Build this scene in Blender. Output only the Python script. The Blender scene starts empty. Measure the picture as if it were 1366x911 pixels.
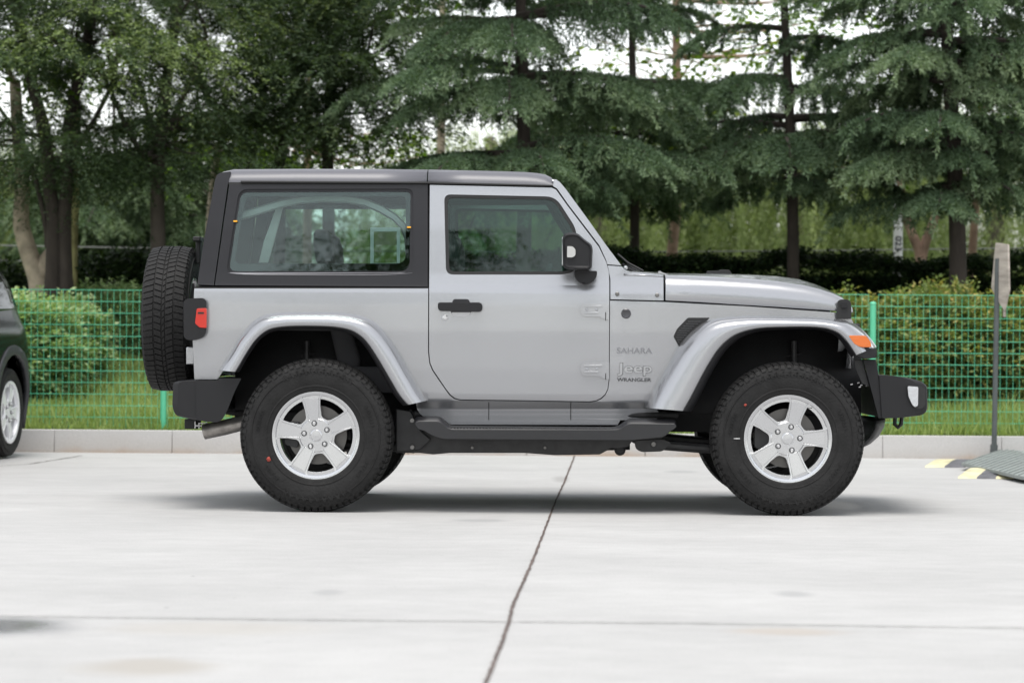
import bpy, bmesh, math, random
import numpy as np
from mathutils import Vector, Matrix
from mathutils.geometry import tessellate_polygon

# ------------------------------------------------------------------ camera, sky, sun, exposure
S = bpy.context.scene
COL = S.collection
FPX = 3643.0
CAM_Y, CAM_H = -14.25, 0.90
ROLL = math.radians(0.37)
R_ = Vector((math.cos(ROLL), 0, math.sin(ROLL)))
U_ = Vector((-math.sin(ROLL), 0, math.cos(ROLL)))
CAMP = Vector((0, CAM_Y, CAM_H))
cd = bpy.data.cameras.new("camera")
cam = bpy.data.objects.new("camera", cd)
COL.objects.link(cam)
cd.sensor_width = 36.0
cd.lens = FPX / 1366 * 36.0
cd.clip_start = 0.1
cd.clip_end = 2000
cd.dof.use_dof = True
cd.dof.focus_distance = 14.35
cd.dof.aperture_fstop = 3.5
M3 = Matrix((R_, U_, Vector((0, -1, 0)))).transposed()
cam.matrix_world = Matrix.Translation(CAMP) @ M3.to_4x4()
S.camera = cam

SUN_EL, SUN_AZ = math.radians(73), math.radians(185)   # azimuth the light comes from, clockwise from +Y
w = bpy.data.worlds.new("World")
S.world = w
w.use_nodes = True
nt = w.node_tree
nt.nodes.clear()
sky = nt.nodes.new("ShaderNodeTexSky")
sky.sky_type = 'NISHITA'
sky.sun_disc = False
sky.sun_elevation = SUN_EL
sky.sun_rotation = SUN_AZ
sky.air_density = 1.0
sky.dust_density = 1.0
sky.ozone_density = 1.0
hs = nt.nodes.new("ShaderNodeHueSaturation")
hs.inputs['Saturation'].default_value = 0.22      # cloud veil: nearly colourless sky light
bg = nt.nodes.new("ShaderNodeBackground")
bg.inputs['Strength'].default_value = 0.15
wo = nt.nodes.new("ShaderNodeOutputWorld")
nt.links.new(sky.outputs[0], hs.inputs['Color'])
wm = nt.nodes.new('ShaderNodeVectorMath'); wm.operation = 'MULTIPLY'; wm.inputs[1].default_value = (1.01, 1.0, .972)
nt.links.new(hs.outputs[0], wm.inputs[0]); nt.links.new(wm.outputs[0], bg.inputs[0])
nt.links.new(bg.outputs[0], wo.inputs[0])

sd = bpy.data.lights.new("sun", 'SUN')
sd.energy = 1.25
sd.angle = math.radians(35)
sd.color = (1.0, 0.965, 0.91)
sun = bpy.data.objects.new("sun", sd)
COL.objects.link(sun)
sdir = Vector((math.sin(SUN_AZ) * math.cos(SUN_EL), math.cos(SUN_AZ) * math.cos(SUN_EL), math.sin(SUN_EL)))
sun.rotation_euler = sdir.to_track_quat('Z', 'Y').to_euler()

S.view_settings.view_transform = 'Standard'
S.view_settings.look = 'None'
S.view_settings.gamma = 1.0
S.view_settings.use_curve_mapping = False
S.view_settings.exposure = 1.04
S.render.engine = 'CYCLES'
S.cycles.max_bounces = 8
S.cycles.transparent_max_bounces = 12
S.cycles.diffuse_bounces = 3
S.cycles.glossy_bounces = 4
S.cycles.use_denoising = True
S.cycles.caustics_reflective = False
S.cycles.caustics_refractive = False

# ------------------------------------------------------------------ pixel -> place helpers (used for laying out real positions)
def ray(px, py):
    return R_ * ((px - 683) / FPX) - U_ * ((py - 455.5) / FPX) + Vector((0, 1, 0))
def G(px, py, z=0.0):
    d = ray(px, py)
    return CAMP + d * ((z - CAM_H) / d.z)
def W(px, py, Y):
    d = ray(px, py)
    return CAMP + d * (Y - CAM_Y)

# ------------------------------------------------------------------ materials
MATS = {}
def newmat(name):
    m = bpy.data.materials.new(name)
    m.use_nodes = True
    m.node_tree.nodes.clear()
    return m, m.node_tree, m.node_tree.nodes, m.node_tree.links
def mat(name, col, rough=0.5, metal=0.0, coat=0.0, var=0.0, vscale=8.0, bump=0.0, bscale=60.0, spec=0.5, coords='Object', rvar=0.0, stretch=None):
    if name in MATS: return MATS[name]
    m, t, N, L = newmat(name)
    out = N.new("ShaderNodeOutputMaterial")
    p = N.new("ShaderNodeBsdfPrincipled")
    L.new(p.outputs[0], out.inputs[0])
    p.inputs['Base Color'].default_value = (*col, 1)
    p.inputs['Roughness'].default_value = rough
    p.inputs['Metallic'].default_value = metal
    p.inputs['Coat Weight'].default_value = coat
    p.inputs['Coat Roughness'].default_value = 0.06
    p.inputs['Specular IOR Level'].default_value = spec
    tc = N.new("ShaderNodeTexCoord")
    mp = N.new("ShaderNodeMapping")
    L.new(tc.outputs[coords], mp.inputs[0])
    if stretch: mp.inputs['Scale'].default_value = stretch
    if var > 0 or rvar > 0:
        n = N.new("ShaderNodeTexNoise"); n.inputs['Scale'].default_value = vscale; n.inputs['Detail'].default_value = 6
        L.new(mp.outputs[0], n.inputs['Vector'])
        if var > 0:
            mr = N.new("ShaderNodeMapRange"); mr.inputs[1].default_value = 0.3; mr.inputs[2].default_value = 0.7
            mr.inputs[3].default_value = 1 - var; mr.inputs[4].default_value = 1 + var
            L.new(n.outputs[0], mr.inputs[0])
            vm = N.new("ShaderNodeVectorMath"); vm.operation = 'SCALE'; vm.inputs[0].default_value = col
            L.new(mr.outputs[0], vm.inputs['Scale']); L.new(vm.outputs[0], p.inputs['Base Color'])
        if rvar > 0:
            mr = N.new("ShaderNodeMapRange"); mr.inputs[1].default_value = 0.3; mr.inputs[2].default_value = 0.7
            mr.inputs[3].default_value = rough - rvar; mr.inputs[4].default_value = rough + rvar
            L.new(n.outputs[0], mr.inputs[0]); L.new(mr.outputs[0], p.inputs['Roughness'])
    if bump > 0:
        n2 = N.new("ShaderNodeTexNoise"); n2.inputs['Scale'].default_value = bscale; n2.inputs['Detail'].default_value = 4
        L.new(mp.outputs[0], n2.inputs['Vector'])
        b = N.new("ShaderNodeBump"); b.inputs['Strength'].default_value = bump; b.inputs['Distance'].default_value = 0.01
        L.new(n2.outputs[0], b.inputs['Height']); L.new(b.outputs[0], p.inputs['Normal'])
    MATS[name] = m
    return m
def leafmat(name, c0, c1, c2, trans=0.3, rough=0.55):
    """leaf colour varies from spray to spray (attribute 'tint')"""
    if name in MATS: return MATS[name]
    m, t, N, L = newmat(name)
    out = N.new("ShaderNodeOutputMaterial")
    at = N.new("ShaderNodeAttribute"); at.attribute_name = "tint"
    cr = N.new("ShaderNodeValToRGB")
    cr.color_ramp.elements[0].color = (*c0, 1); cr.color_ramp.elements[1].color = (*c2, 1)
    e = cr.color_ramp.elements.new(0.55); e.color = (*c1, 1)
    L.new(at.outputs['Fac'], cr.inputs[0])
    p = N.new("ShaderNodeBsdfPrincipled"); p.inputs['Roughness'].default_value = rough
    p.inputs['Specular IOR Level'].default_value = 0.18
    L.new(cr.outputs[0], p.inputs['Base Color'])
    tr = N.new("ShaderNodeBsdfTranslucent")
    vm = N.new("ShaderNodeVectorMath"); vm.operation = 'MULTIPLY'; vm.inputs[1].default_value = (1.5, 1.7, 0.7)
    L.new(cr.outputs[0], vm.inputs[0]); L.new(vm.outputs[0], tr.inputs[0])
    mx = N.new("ShaderNodeMixShader"); mx.inputs[0].default_value = trans
    L.new(p.outputs[0], mx.inputs[1]); L.new(tr.outputs[0], mx.inputs[2]); L.new(mx.outputs[0], out.inputs[0])
    MATS[name] = m
    return m
def glassmat(name, tint, refl=0.5, opacity=0.0):
    if name in MATS: return MATS[name]
    m, t, N, L = newmat(name)
    out = N.new("ShaderNodeOutputMaterial")
    tb = N.new("ShaderNodeBsdfTransparent"); tb.inputs[0].default_value = (*tint, 1)
    gl = N.new("ShaderNodeBsdfGlossy"); gl.inputs['Roughness'].default_value = 0.01
    gl.inputs[0].default_value = (0.95, 1, 1, 1)
    fr = N.new("ShaderNodeFresnel"); fr.inputs[0].default_value = 1.5
    ml = N.new("ShaderNodeMath"); ml.operation = 'MULTIPLY_ADD'; ml.inputs[1].default_value = .80; ml.inputs[2].default_value = refl
    L.new(fr.outputs[0], ml.inputs[0])
    mx = N.new("ShaderNodeMixShader")
    L.new(ml.outputs[0], mx.inputs[0]); L.new(tb.outputs[0], mx.inputs[1]); L.new(gl.outputs[0], mx.inputs[2])
    L.new(mx.outputs[0], out.inputs[0])
    MATS[name] = m
    return m

# ------------------------------------------------------------------ object helpers
def tag(o, label=None, cat=None, group=None, kind=None):
    if label: o["label"] = label
    if cat: o["category"] = cat
    if group: o["group"] = group
    if kind: o["kind"] = kind
    return o
def empty(name, loc=(0, 0, 0), rz=0.0, parent=None):
    o = bpy.data.objects.new(name, None)
    COL.objects.link(o)
    o.location = loc; o.rotation_euler = (0, 0, rz)
    o.empty_display_size = 0.1
    if parent: o.parent = parent
    return o
def mesh(name, V, F, m, parent=None, smooth=True, sharp=35, bevel=0.0, seg=2, bang=35, recalc=True, solid=0.0, soff=-1):
    me = bpy.data.meshes.new(name)
    me.from_pydata([tuple(v) for v in V], [], [tuple(f) for f in F])
    if recalc:
        b = bmesh.new(); b.from_mesh(me)
        bmesh.ops.recalc_face_normals(b, faces=b.faces)
        b.to_mesh(me); b.free()
    if m: me.materials.append(m)
    if smooth:
        me.polygons.foreach_set("use_smooth", [True] * len(me.polygons))
        me.set_sharp_from_angle(angle=math.radians(sharp))
    me.update()
    o = bpy.data.objects.new(name, me)
    COL.objects.link(o)
    if parent: o.parent = parent
    if solid:
        s = o.modifiers.new("solid", 'SOLIDIFY'); s.thickness = solid; s.offset = soff; s.use_even_offset = False
    if bevel > 0:
        bv = o.modifiers.new("bevel", 'BEVEL'); bv.width = bevel; bv.segments = seg
        bv.limit_method = 'ANGLE'; bv.angle_limit = math.radians(bang); bv.harden_normals = False
    return o
def fast(name, V, F, m, parent=None, tint=None, smooth=False):
    """numpy arrays; F is n x 4"""
    me = bpy.data.meshes.new(name)
    V = np.asarray(V, np.float32); F = np.asarray(F, np.int32)
    k = F.shape[1]
    me.vertices.add(len(V)); me.vertices.foreach_set("co", V.ravel())
    me.loops.add(F.size); me.loops.foreach_set("vertex_index", F.ravel())
    me.polygons.add(len(F))
    me.polygons.foreach_set("loop_start", np.arange(len(F), dtype=np.int32) * k)
    me.polygons.foreach_set("loop_total", np.full(len(F), k, np.int32))
    if smooth: me.polygons.foreach_set("use_smooth", np.ones(len(F), bool))
    me.update(calc_edges=True)
    if tint is not None:
        a = me.attributes.new("tint", 'FLOAT', 'POINT'); a.data.foreach_set("value", np.asarray(tint, np.float32))
    me.materials.append(m)
    o = bpy.data.objects.new(name, me); COL.objects.link(o)
    if parent: o.parent = parent
    return o
class MB:
    def __init__(s): s.V = []; s.F = []
    def add(s, V, F):
        n = len(s.V); s.V += [Vector(v) for v in V]; s.F += [tuple(i + n for i in f) for f in F]; return s
    def box(s, a, b, M=None):
        x0, y0, z0 = a; x1, y1, z1 = b
        V = [Vector(p) for p in ((x0,y0,z0),(x1,y0,z0),(x1,y1,z0),(x0,y1,z0),(x0,y0,z1),(x1,y0,z1),(x1,y1,z1),(x0,y1,z1))]
        if M: V = [M @ v for v in V]
        return s.add(V, [(0,3,2,1),(4,5,6,7),(0,1,5,4),(1,2,6,5),(2,3,7,6),(3,0,4,7)])
    def loft(s, rings, closed=True, caps=True):
        n = len(rings[0]); V = [p for r in rings for p in r]; F = []
        for i in range(len(rings) - 1):
            for j in range(n if closed else n - 1):
                k = (j + 1) % n
                F.append((i*n+j, i*n+k, (i+1)*n+k, (i+1)*n+j))
        if caps and closed:
            F.append(tuple(range(n))[::-1]); F.append(tuple(range((len(rings)-1)*n, len(rings)*n)))
        return s.add(V, F)
    def tube(s, pts, r, n=8, caps=True):
        pts = [Vector(p) for p in pts]
        rs = r if isinstance(r, (list, tuple)) else [r] * len(pts)
        up = Vector((0, 0, 1)); rings = []
        pu = None
        for i, p in enumerate(pts):
            t = (pts[min(i+1, len(pts)-1)] - pts[max(i-1, 0)]).normalized()
            a = pu if pu else (up if abs(t.z) < 0.9 else Vector((1, 0, 0)))
            u = (a - t * a.dot(t)).normalized(); v = t.cross(u); pu = u
            rings.append([p + (u * math.cos(2*math.pi*k/n) + v * math.sin(2*math.pi*k/n)) * rs[i] for k in range(n)])
        return s.loft(rings, True, caps)
    def lathe(s, prof, n=48, axis='Y', c=(0, 0, 0), closed=False):
        """prof: (radius, h) list; revolve about axis"""
        c = Vector(c); rings = []
        for k in range(n):
            a = 2*math.pi*k/n; ca, sa = math.cos(a), math.sin(a)
            if axis == 'Y': rings.append([c + Vector((r*ca, h, r*sa)) for r, h in prof])
            elif axis == 'Z': rings.append([c + Vector((r*ca, r*sa, h)) for r, h in prof])
            else: rings.append([c + Vector((h, r*ca, r*sa)) for r, h in prof])
        m = len(prof); V = [p for r in rings for p in r]; F = []
        for i in range(n):
            i2 = (i+1) % n
            for j in range(m if closed else m-1):
                k = (j+1) % m
                F.append((i*m+j, i*m+k, i2*m+k, i2*m+j))
        return s.add(V, F)
    def prism(s, outline, holes, f, g):
        """2-D outline + holes; f(p)->3D front, g(p)->3D back"""
        loops = [outline] + list(holes)
        tri = tessellate_polygon([[Vector((p[0], p[1], 0)) for p in l] for l in loops])
        flat = [p for l in loops for p in l]; n = len(flat)
        V = [f(p) for p in flat] + [g(p) for p in flat]
        F = [tuple(t) for t in tri] + [tuple(i + n for i in reversed(t)) for t in tri]
        o = 0
        for l in loops:
            for i in range(len(l)):
                j = (i+1) % len(l); F.append((o+i, o+j, n+o+j, n+o+i))
            o += len(l)
        return s.add(V, F)
    def xf(s, M):
        s.V = [M @ v for v in s.V]; return s
    def build(s, name, m, parent=None, **k):
        return mesh(name, s.V, s.F, m, parent, **k)
def rpoly(pts, r, n=5):
    """round the corners of a polygon; r scalar or list"""
    out = []; N = len(pts)
    for i in range(N):
        p = Vector(pts[i]); a = Vector(pts[i-1]); b = Vector(pts[(i+1) % N])
        ri = r[i] if isinstance(r, (list, tuple)) else r
        if ri <= 0: out.append(tuple(p)); continue
        da, db = (a-p), (b-p)
        d = min(ri, da.length*0.48, db.length*0.48)
        p0 = p + da.normalized()*d; p1 = p + db.normalized()*d
        for k in range(n+1):
            t = k/n
            out.append(tuple(p0*(1-t)**2 + p*2*t*(1-t) + p1*t*t))
    return out
def catmull(pts, k=4):
    P = [Vector(p) for p in pts]; out = []
    for i in range(len(P)-1):
        p0 = P[max(i-1, 0)]; p1 = P[i]; p2 = P[i+1]; p3 = P[min(i+2, len(P)-1)]
        for j in range(k):
            t = j/k
            out.append(0.5*((2*p1)+(p2-p0)*t+(2*p0-5*p1+4*p2-p3)*t*t+(-p0+3*p1-3*p2+p3)*t**3))
    out.append(P[-1]); return out
def inset(pts, d):
    """shrink closed 2-D polygon by d"""
    A = sum(pts[i-1][0]*pts[i][1]-pts[i][0]*pts[i-1][1] for i in range(len(pts)))
    s = 1 if A > 0 else -1; out = []
    N = len(pts)
    for i in range(N):
        p = Vector(pts[i][:2]); a = Vector(pts[i-1][:2]); b = Vector(pts[(i+1) % N][:2])
        e1 = (p-a); e2 = (b-p)
        if e1.length < 1e-6 or e2.length < 1e-6: out.append(tuple(p)); continue
        e1.normalize(); e2.normalize()
        n1 = Vector((-e1.y, e1.x))*s; n2 = Vector((-e2.y, e2.x))*s
        m_ = n1+n2
        if m_.length < 1e-3: out.append(tuple(p)); continue
        m_.normalize(); c = max(0.4, m_.dot(n1))
        out.append(tuple(p + m_*(d/c)))
    return out
def lerp(a, b, t): return a + (b-a)*t
def interp(x, xs, ys):
    if x <= xs[0]: return ys[0]
    for i in range(len(xs)-1):
        if x <= xs[i+1]: return lerp(ys[i], ys[i+1], (x-xs[i])/(xs[i+1]-xs[i]))
    return ys[-1]
def mirror(o, name=None):
    """left-hand twin of a car part: own mesh, y negated, faces flipped"""
    me = o.data.copy()
    b = bmesh.new(); b.from_mesh(me)
    for v in b.verts: v.co.y = -v.co.y
    bmesh.ops.reverse_faces(b, faces=b.faces)
    b.to_mesh(me); b.free()
    c = o.copy(); c.data = me
    if name: c.name = name
    COL.objects.link(c)
    c.location.y = -o.location.y
    return c
# ================================================================== SILVER OFF-ROAD CAR
JEEP = empty("suv", (0.227, 0.93, 0), math.radians(-1.0))
tag(JEEP, "silver two-door off-road car with black hardtop and tailgate spare wheel, side-on on concrete", "car")
JM = Matrix.Translation((0.227, 0.93, 0)) @ Matrix.Rotation(math.radians(-1.0), 4, 'Z')
JI = JM.inverted()
def J(px, py, yl):
    o = JI @ CAMP; d = JI.to_3x3() @ ray(px, py)
    p = o + d * ((yl - o.y) / d.y)
    return Vector((p.x, yl, p.z))
def yb(x, z):
    b = interp(z, [.44, .50, .55, .585, .62, .75, .95, 1.10, 1.155, 1.175, 1.195, 1.25, 1.5, 1.74, 1.80, 1.86],
                  [.725, .732, .742, .768, .778, .784, .788, .786, .782, .779, .774, .766, .744, .715, .705, .68])
    if x > .35: b -= .175 * min(1.0, (x-.35)/1.3) ** 1.15
    return b
def JB(px, py, off=0.0):
    y = -.75
    for _ in range(5):
        p = J(px, py, y); y = -(yb(p.x, p.z) + off)
    return p
SILVER = mat("silver_paint", (.365, .37, .387), rough=.25, metal=.72, coat=.7, bump=.02, bscale=900)
BLK = mat("black_textured_plastic", (.010, .010, .0115), rough=.48, bump=.15, bscale=700, spec=.35, rvar=.05)
BLK2 = mat("hardtop_black", (.013, .013, .016), rough=.46, bump=.10, bscale=800, spec=.4)
DARK = mat("underbody_black", (.012, .012, .013), rough=.7, var=.3, vscale=9)
UND = mat("chassis_black", (.018, .018, .019), rough=.5, var=.4, vscale=20)
RUB = mat("tyre_rubber", (.010, .0097, .0097), rough=.70, var=.45, vscale=11, bump=.35, bscale=70, spec=.35)
RUBS = mat("rubber_seal", (.012, .012, .012), rough=.6)
ALLOY = mat("alloy_silver", (.54, .545, .56), rough=.20, metal=.95, coat=.4)
STEEL = mat("steel_dark", (.18, .175, .17), rough=.42, metal=.9, var=.25, vscale=30)
CHROME = mat("bolt_steel", (.62, .62, .63), rough=.28, metal=.9)
GLASS = glassmat("tinted_glass", (.64, .78, .73), refl=.0)
GLASSR = glassmat("privacy_glass", (.74, .83, .81), refl=.008)
BROT = mat("brake_iron", (.13, .125, .12), rough=.4, metal=.8)
INT = mat("interior_black", (.022, .022, .024), rough=.75)
SEAT = mat("seat_fabric", (.07, .07, .075), rough=.9, bump=.2, bscale=300)
PALE = mat("pale_reflection_trim", (.78, .76, .74), rough=.85, bump=.1, bscale=200)  # belt trim, and the glass reflection modelled as a pale bar

def panel(name, outline, holes, m, parent=JEEP, off=0.0, thick=.012, bevel=.0035, gap=.0016, both=True, zstep=.025, xstep=.12, yfun=None, rz=None):
    """body panel traced at its own distance, curved to the body side, with real thickness"""
    o2 = [(p.x, p.z) for p in (JB(a, b, off) for a, b in outline)]
    if gap: o2 = inset(o2, gap)
    h2 = [[(p.x, p.z) for p in (JB(a, b, off) for a, b in h)] for h in holes]
    loops = [o2] + h2
    tri = tessellate_polygon([[Vector((p[0], p[1], 0)) for p in l] for l in loops])
    flat = [p for l in loops for p in l]
    bm = bmesh.new()
    vs = [bm.verts.new((p[0], 0, p[1])) for p in flat]
    for t in tri:
        try: bm.faces.new([vs[i] for i in t])
        except ValueError: pass
    zs = [p[1] for p in flat]; xs = [p[0] for p in flat]
    z = math.floor(min(zs)/zstep)*zstep + zstep
    while z < max(zs):
        bmesh.ops.bisect_plane(bm, geom=bm.verts[:]+bm.edges[:]+bm.faces[:], plane_co=(0, 0, z), plane_no=(0, 0, 1), dist=1e-5); z += zstep
    for zz in (1.155, 1.175, 1.195, .585, .55):
        if min(zs) < zz < max(zs): bmesh.ops.bisect_plane(bm, geom=bm.verts[:]+bm.edges[:]+bm.faces[:], plane_co=(0, 0, zz), plane_no=(0, 0, 1), dist=1e-5)
    if max(xs) > .4:
        x = .38
        while x < max(xs):
            bmesh.ops.bisect_plane(bm, geom=bm.verts[:]+bm.edges[:]+bm.faces[:], plane_co=(x, 0, 0), plane_no=(1, 0, 0), dist=1e-5); x += xstep
    for v in bm.verts:
        v.co.y = -((yfun or yb)(v.co.x, v.co.z) + off)
    bmesh.ops.recalc_face_normals(bm, faces=bm.faces)
    bm.faces.ensure_lookup_table()
    if sum(f.normal.y * f.calc_area() for f in bm.faces) > 0: bmesh.ops.reverse_faces(bm, faces=bm.faces)
    me = bpy.data.meshes.new(name); bm.to_mesh(me); bm.free()
    me.polygons.foreach_set("use_smooth", [True]*len(me.polygons))
    me.materials.append(m)
    o = bpy.data.objects.new(name, me); COL.objects.link(o); o.parent = parent
    s = o.modifiers.new("solid", 'SOLIDIFY'); s.thickness = thick; s.offset = -1
    if bevel:
        b = o.modifiers.new("bevel", 'BEVEL'); b.width = bevel; b.segments = 2; b.limit_method = 'ANGLE'; b.angle_limit = math.radians(50)
        wn = o.modifiers.new("normals", 'WEIGHTED_NORMAL'); wn.weight = 100
    else:
        es = o.modifiers.new("edges", 'EDGE_SPLIT'); es.split_angle = math.radians(40)
    return (o, mirror(o)) if both else o

# ---- matched outlines of the wheel-arch flares (pixel pairs: outer edge on the body, inner lip)
RF_O = [(291.5,494),(300,480),(308.5,467),(317,452),(327,440),(337,429.5),(350,421.5),(368,417.6),(395,416.6),(430,416.6),(457,417.4),(480,421.5),(498,429),(513,443),(530.7,467),(545,492),(560,518),(571,534)]
RF_I = [(314,496),(320,486),(327,474),(334,463),(341,453.5),(350,445),(362,438.5),(380,435.6),(402,434.8),(430,435.2),(450,436.6),(468,440.5),(481,448),(492,459.5),(506,481),(520,505),(533,527),(544,540)]
FF_O = [(861,544),(874,517),(890,489),(905,463.5),(915,450),(925,440.5),(939,430.4),(959.6,424),(998,421.3),(1045,421.8),(1087,423),(1116.7,426),(1134.4,429.5),(1149,439.5),(1161,452.5),(1168.5,463)]
FF_I = [(911,548),(919.6,533),(930,513),(940,494),(949,479),(958,466),(970,454),(986,444.5),(1012,438.2),(1045,436.6),(1080,436.4),(1102,438.5),(1117,444),(1126,452),(1134,462.5),(1141,474)]
def mid(A, B, t): return [(lerp(a[0], b[0], t), lerp(a[1], b[1], t)) for a, b in zip(A, B)]

# ---- body side (tub, sill and front fender in one pressing)
arch_f = mid(FF_O, FF_I, .30); arch_r = mid(RF_O, RF_I, .30)
side = ([(259,384.5),(571.6,384.5),(571.4,469.6),(573.1,484.4),(577,494),(583,503),(594.4,519.5),(600,527),(606,531.8),(613.7,533.8),(700,535),(787,536.5),(795,535),(801.9,531.9),(807.5,526.5),(811,519),(812.8,505),(813.4,400.6)]
        + [(887,402.6),(1000,408.5),(1115,416.6),(1133,418.5),(1139,431)]
        + arch_f[::-1][3:] + [(880,551),(876,560.5),(828,560.5),(824,567),(600,566.6),(592,560.5),(570,560.5),(560,552),(556,546)] + arch_r[::-1][1:] + [(290,506.5),(259,506.5),(256.6,453),(258.6,388)])
body = panel("body_side", side, [], SILVER, thick=.02)
# painted corner post and seam lines are real strips let into the pressing
# ---- door with its window opening
door_o = [(573,246.6),(736,250.2),(742,253),(757.4,274.5),(781,305.5),(799,329),(809,349.5),(812.6,363),(813.2,376),(812.6,505),(810.8,519),(807.3,526),(801.6,531.2),(795,534.3),(787,535.6),(700,534.2),(613.7,533),(606.5,531),(600.6,526.4),(594.8,519),(583.5,502.4),(577.6,493.6),(573.6,484.2),(572,469.6)]
win_o = rpoly([(592.5,259.5),(741,262.5),(768.5,305),(771,340),(768,361.5),(753,366.4),(595,366.4)], [9,13,10,5,8,8,10], 5)
door = panel("door", door_o, [win_o], SILVER, thick=.03)
for o in door: o.name = "door"
gl_o = rpoly([(597,263.6),(738.3,266.2),(763.6,306),(765.5,341),(763.8,358),(751.5,362.4),(599.3,362.4)], [7,11,9,5,6,7,8], 5)
def ring_panel(name, outer, inner, m, parent, off, thick=.015, bevel=.002):
    return panel(name, outer, [inner], m, parent, off=off, thick=thick, bevel=bevel, gap=0, both=False)
def pair(fn, parents):
    a = fn(parents[0]); b = mirror(a); b.parent = parents[1]; return a, b
pair(lambda p: ring_panel("window_seal", rpoly([(591.8,258.8),(741.6,261.8),(769.2,304.6),(771.7,340),(768.6,362),(753.2,367),(594.2,367)], [9,13,10,5,8,8,10], 5), gl_o, RUBS, p, -.004), door)
pair(lambda p: panel("window_glass", [(595,261.5),(740,264.5),(766,305),(768,341),(765.5,360),(752,364.5),(597,364.5)], [], GLASS, p, off=-.012, thick=.004, bevel=0, gap=0, both=False), door)
# ---- hardtop side with quarter window
hs_o = [(305.5,246),(571,246),(571,382.8),(286,381)]
qw_o = rpoly([(319,252.5),(551,252),(551.5,364),(301.5,366)], [13,9,16,13], 6)
qw_i = rpoly([(321.5,256.5),(547.6,255.8),(546.5,361.8),(304.8,362)], [9,7,14,12], 6)
ht = panel("hardtop_side", hs_o, [qw_o], BLK2, thick=.025)
for o in ht: o.name = "hardtop_side"
pair(lambda p: ring_panel("window_frame", qw_o, qw_i, BLK2, p, -.009), ht)
pair(lambda p: panel("quarter_glass", rpoly([(320.5,255.2),(548.8,254.5),(547.6,363),(303.4,363.3)], [9,7,14,12], 6), [], GLASSR, p, off=-.013, thick=.004, bevel=0, gap=0, both=False), ht)
def lip(p):
    r0, r1, r2 = [], [], []
    for i in range(25):
        t = i/24; e = 1 - (abs(2*t-1))**6
        x = lerp(304, 550, t)
        r0.append(JB(x, 362.6, -.014)); r1.append(JB(x, 364.2+2.6*e, .0015)); r2.append(JB(x, 364.4+3.0*e, -.006))
    return MB().loft([r0, r1, r2], False, False).build("window_ledge", ROOFM_, p, sharp=30, solid=.002)
ROOFM_ = mat("ledge_sky_sheen", (.24, .24, .26), rough=.35, spec=.6)  # black lip coloured lighter, its sky highlight put into the base colour
pair(lip, ht)
band = [(321.5,256.5),(547.6,255.8),(546.5,361.8),(304.8,362)]
pair(lambda p: panel("glass_border", rpoly(band, [9,7,14,12], 6), [rpoly([(328,262),(541.5,262),(541,351.5),(312,352)], [9,7,12,10], 6)], glassmat("frit_glass", (.08,.09,.09), refl=.01), p, off=-.019, thick=.002, bevel=0, gap=0, both=False), ht)
def corner(p):
    return panel("hardtop_corner", [(286.6,239),(289,233.5),(293,230.5),(308,228.5),(304.3,246),(285.4,381),(262.6,380),(270,330)], [], BLK2, JEEP, thick=.09, bevel=.014, both=False)
pair(corner, (JEEP, JEEP))
panel("window_seam", [(259,383.2),(571.6,383.2),(571.6,384.6),(259,384.6)], [], RUBS, JEEP, off=-.006, thick=.02, bevel=0, gap=0)
# ---- backing behind the gaps
for o in panel("gap_backing", [(569,246),(576,246),(576,486),(610,531),(600,533),(575,510),(566,485)], [], DARK, JEEP, off=-.034, thick=.01, bevel=0, gap=0): o.name = "door_jamb"
panel("door_jamb", [(735,247),(745,250),(817,352),(819,533),(790,534.5),(600,532),(600,529),(780,530),(808,525),(808,372),(795,330),(740,258)], [], DARK, JEEP, off=-.034, thick=.01, bevel=0, gap=0)
# ---- windscreen frame (A pillar) and cowl panel
panel("windshield_pillar", [(737.6,248.8),(738.3,239.5),(742,239.8),(747,242.8),(754.4,251.5),(787,296),(807.8,325.6),(825.6,349.3),(829.4,354.4),(809.8,353),(808.5,348),(799.3,327.6),(781.3,304),(757.6,272.9),(743,252)], [], SILVER, thick=.06, bevel=.012, gap=.0012)
panel("cowl_side", [(810.2,353.8),(829.8,355.2),(834.5,360),(846,364.4),(885.4,366.8),(885.6,401.4),(814,399.6),(813.8,372)], [], SILVER, thick=.03, bevel=.005)
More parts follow.
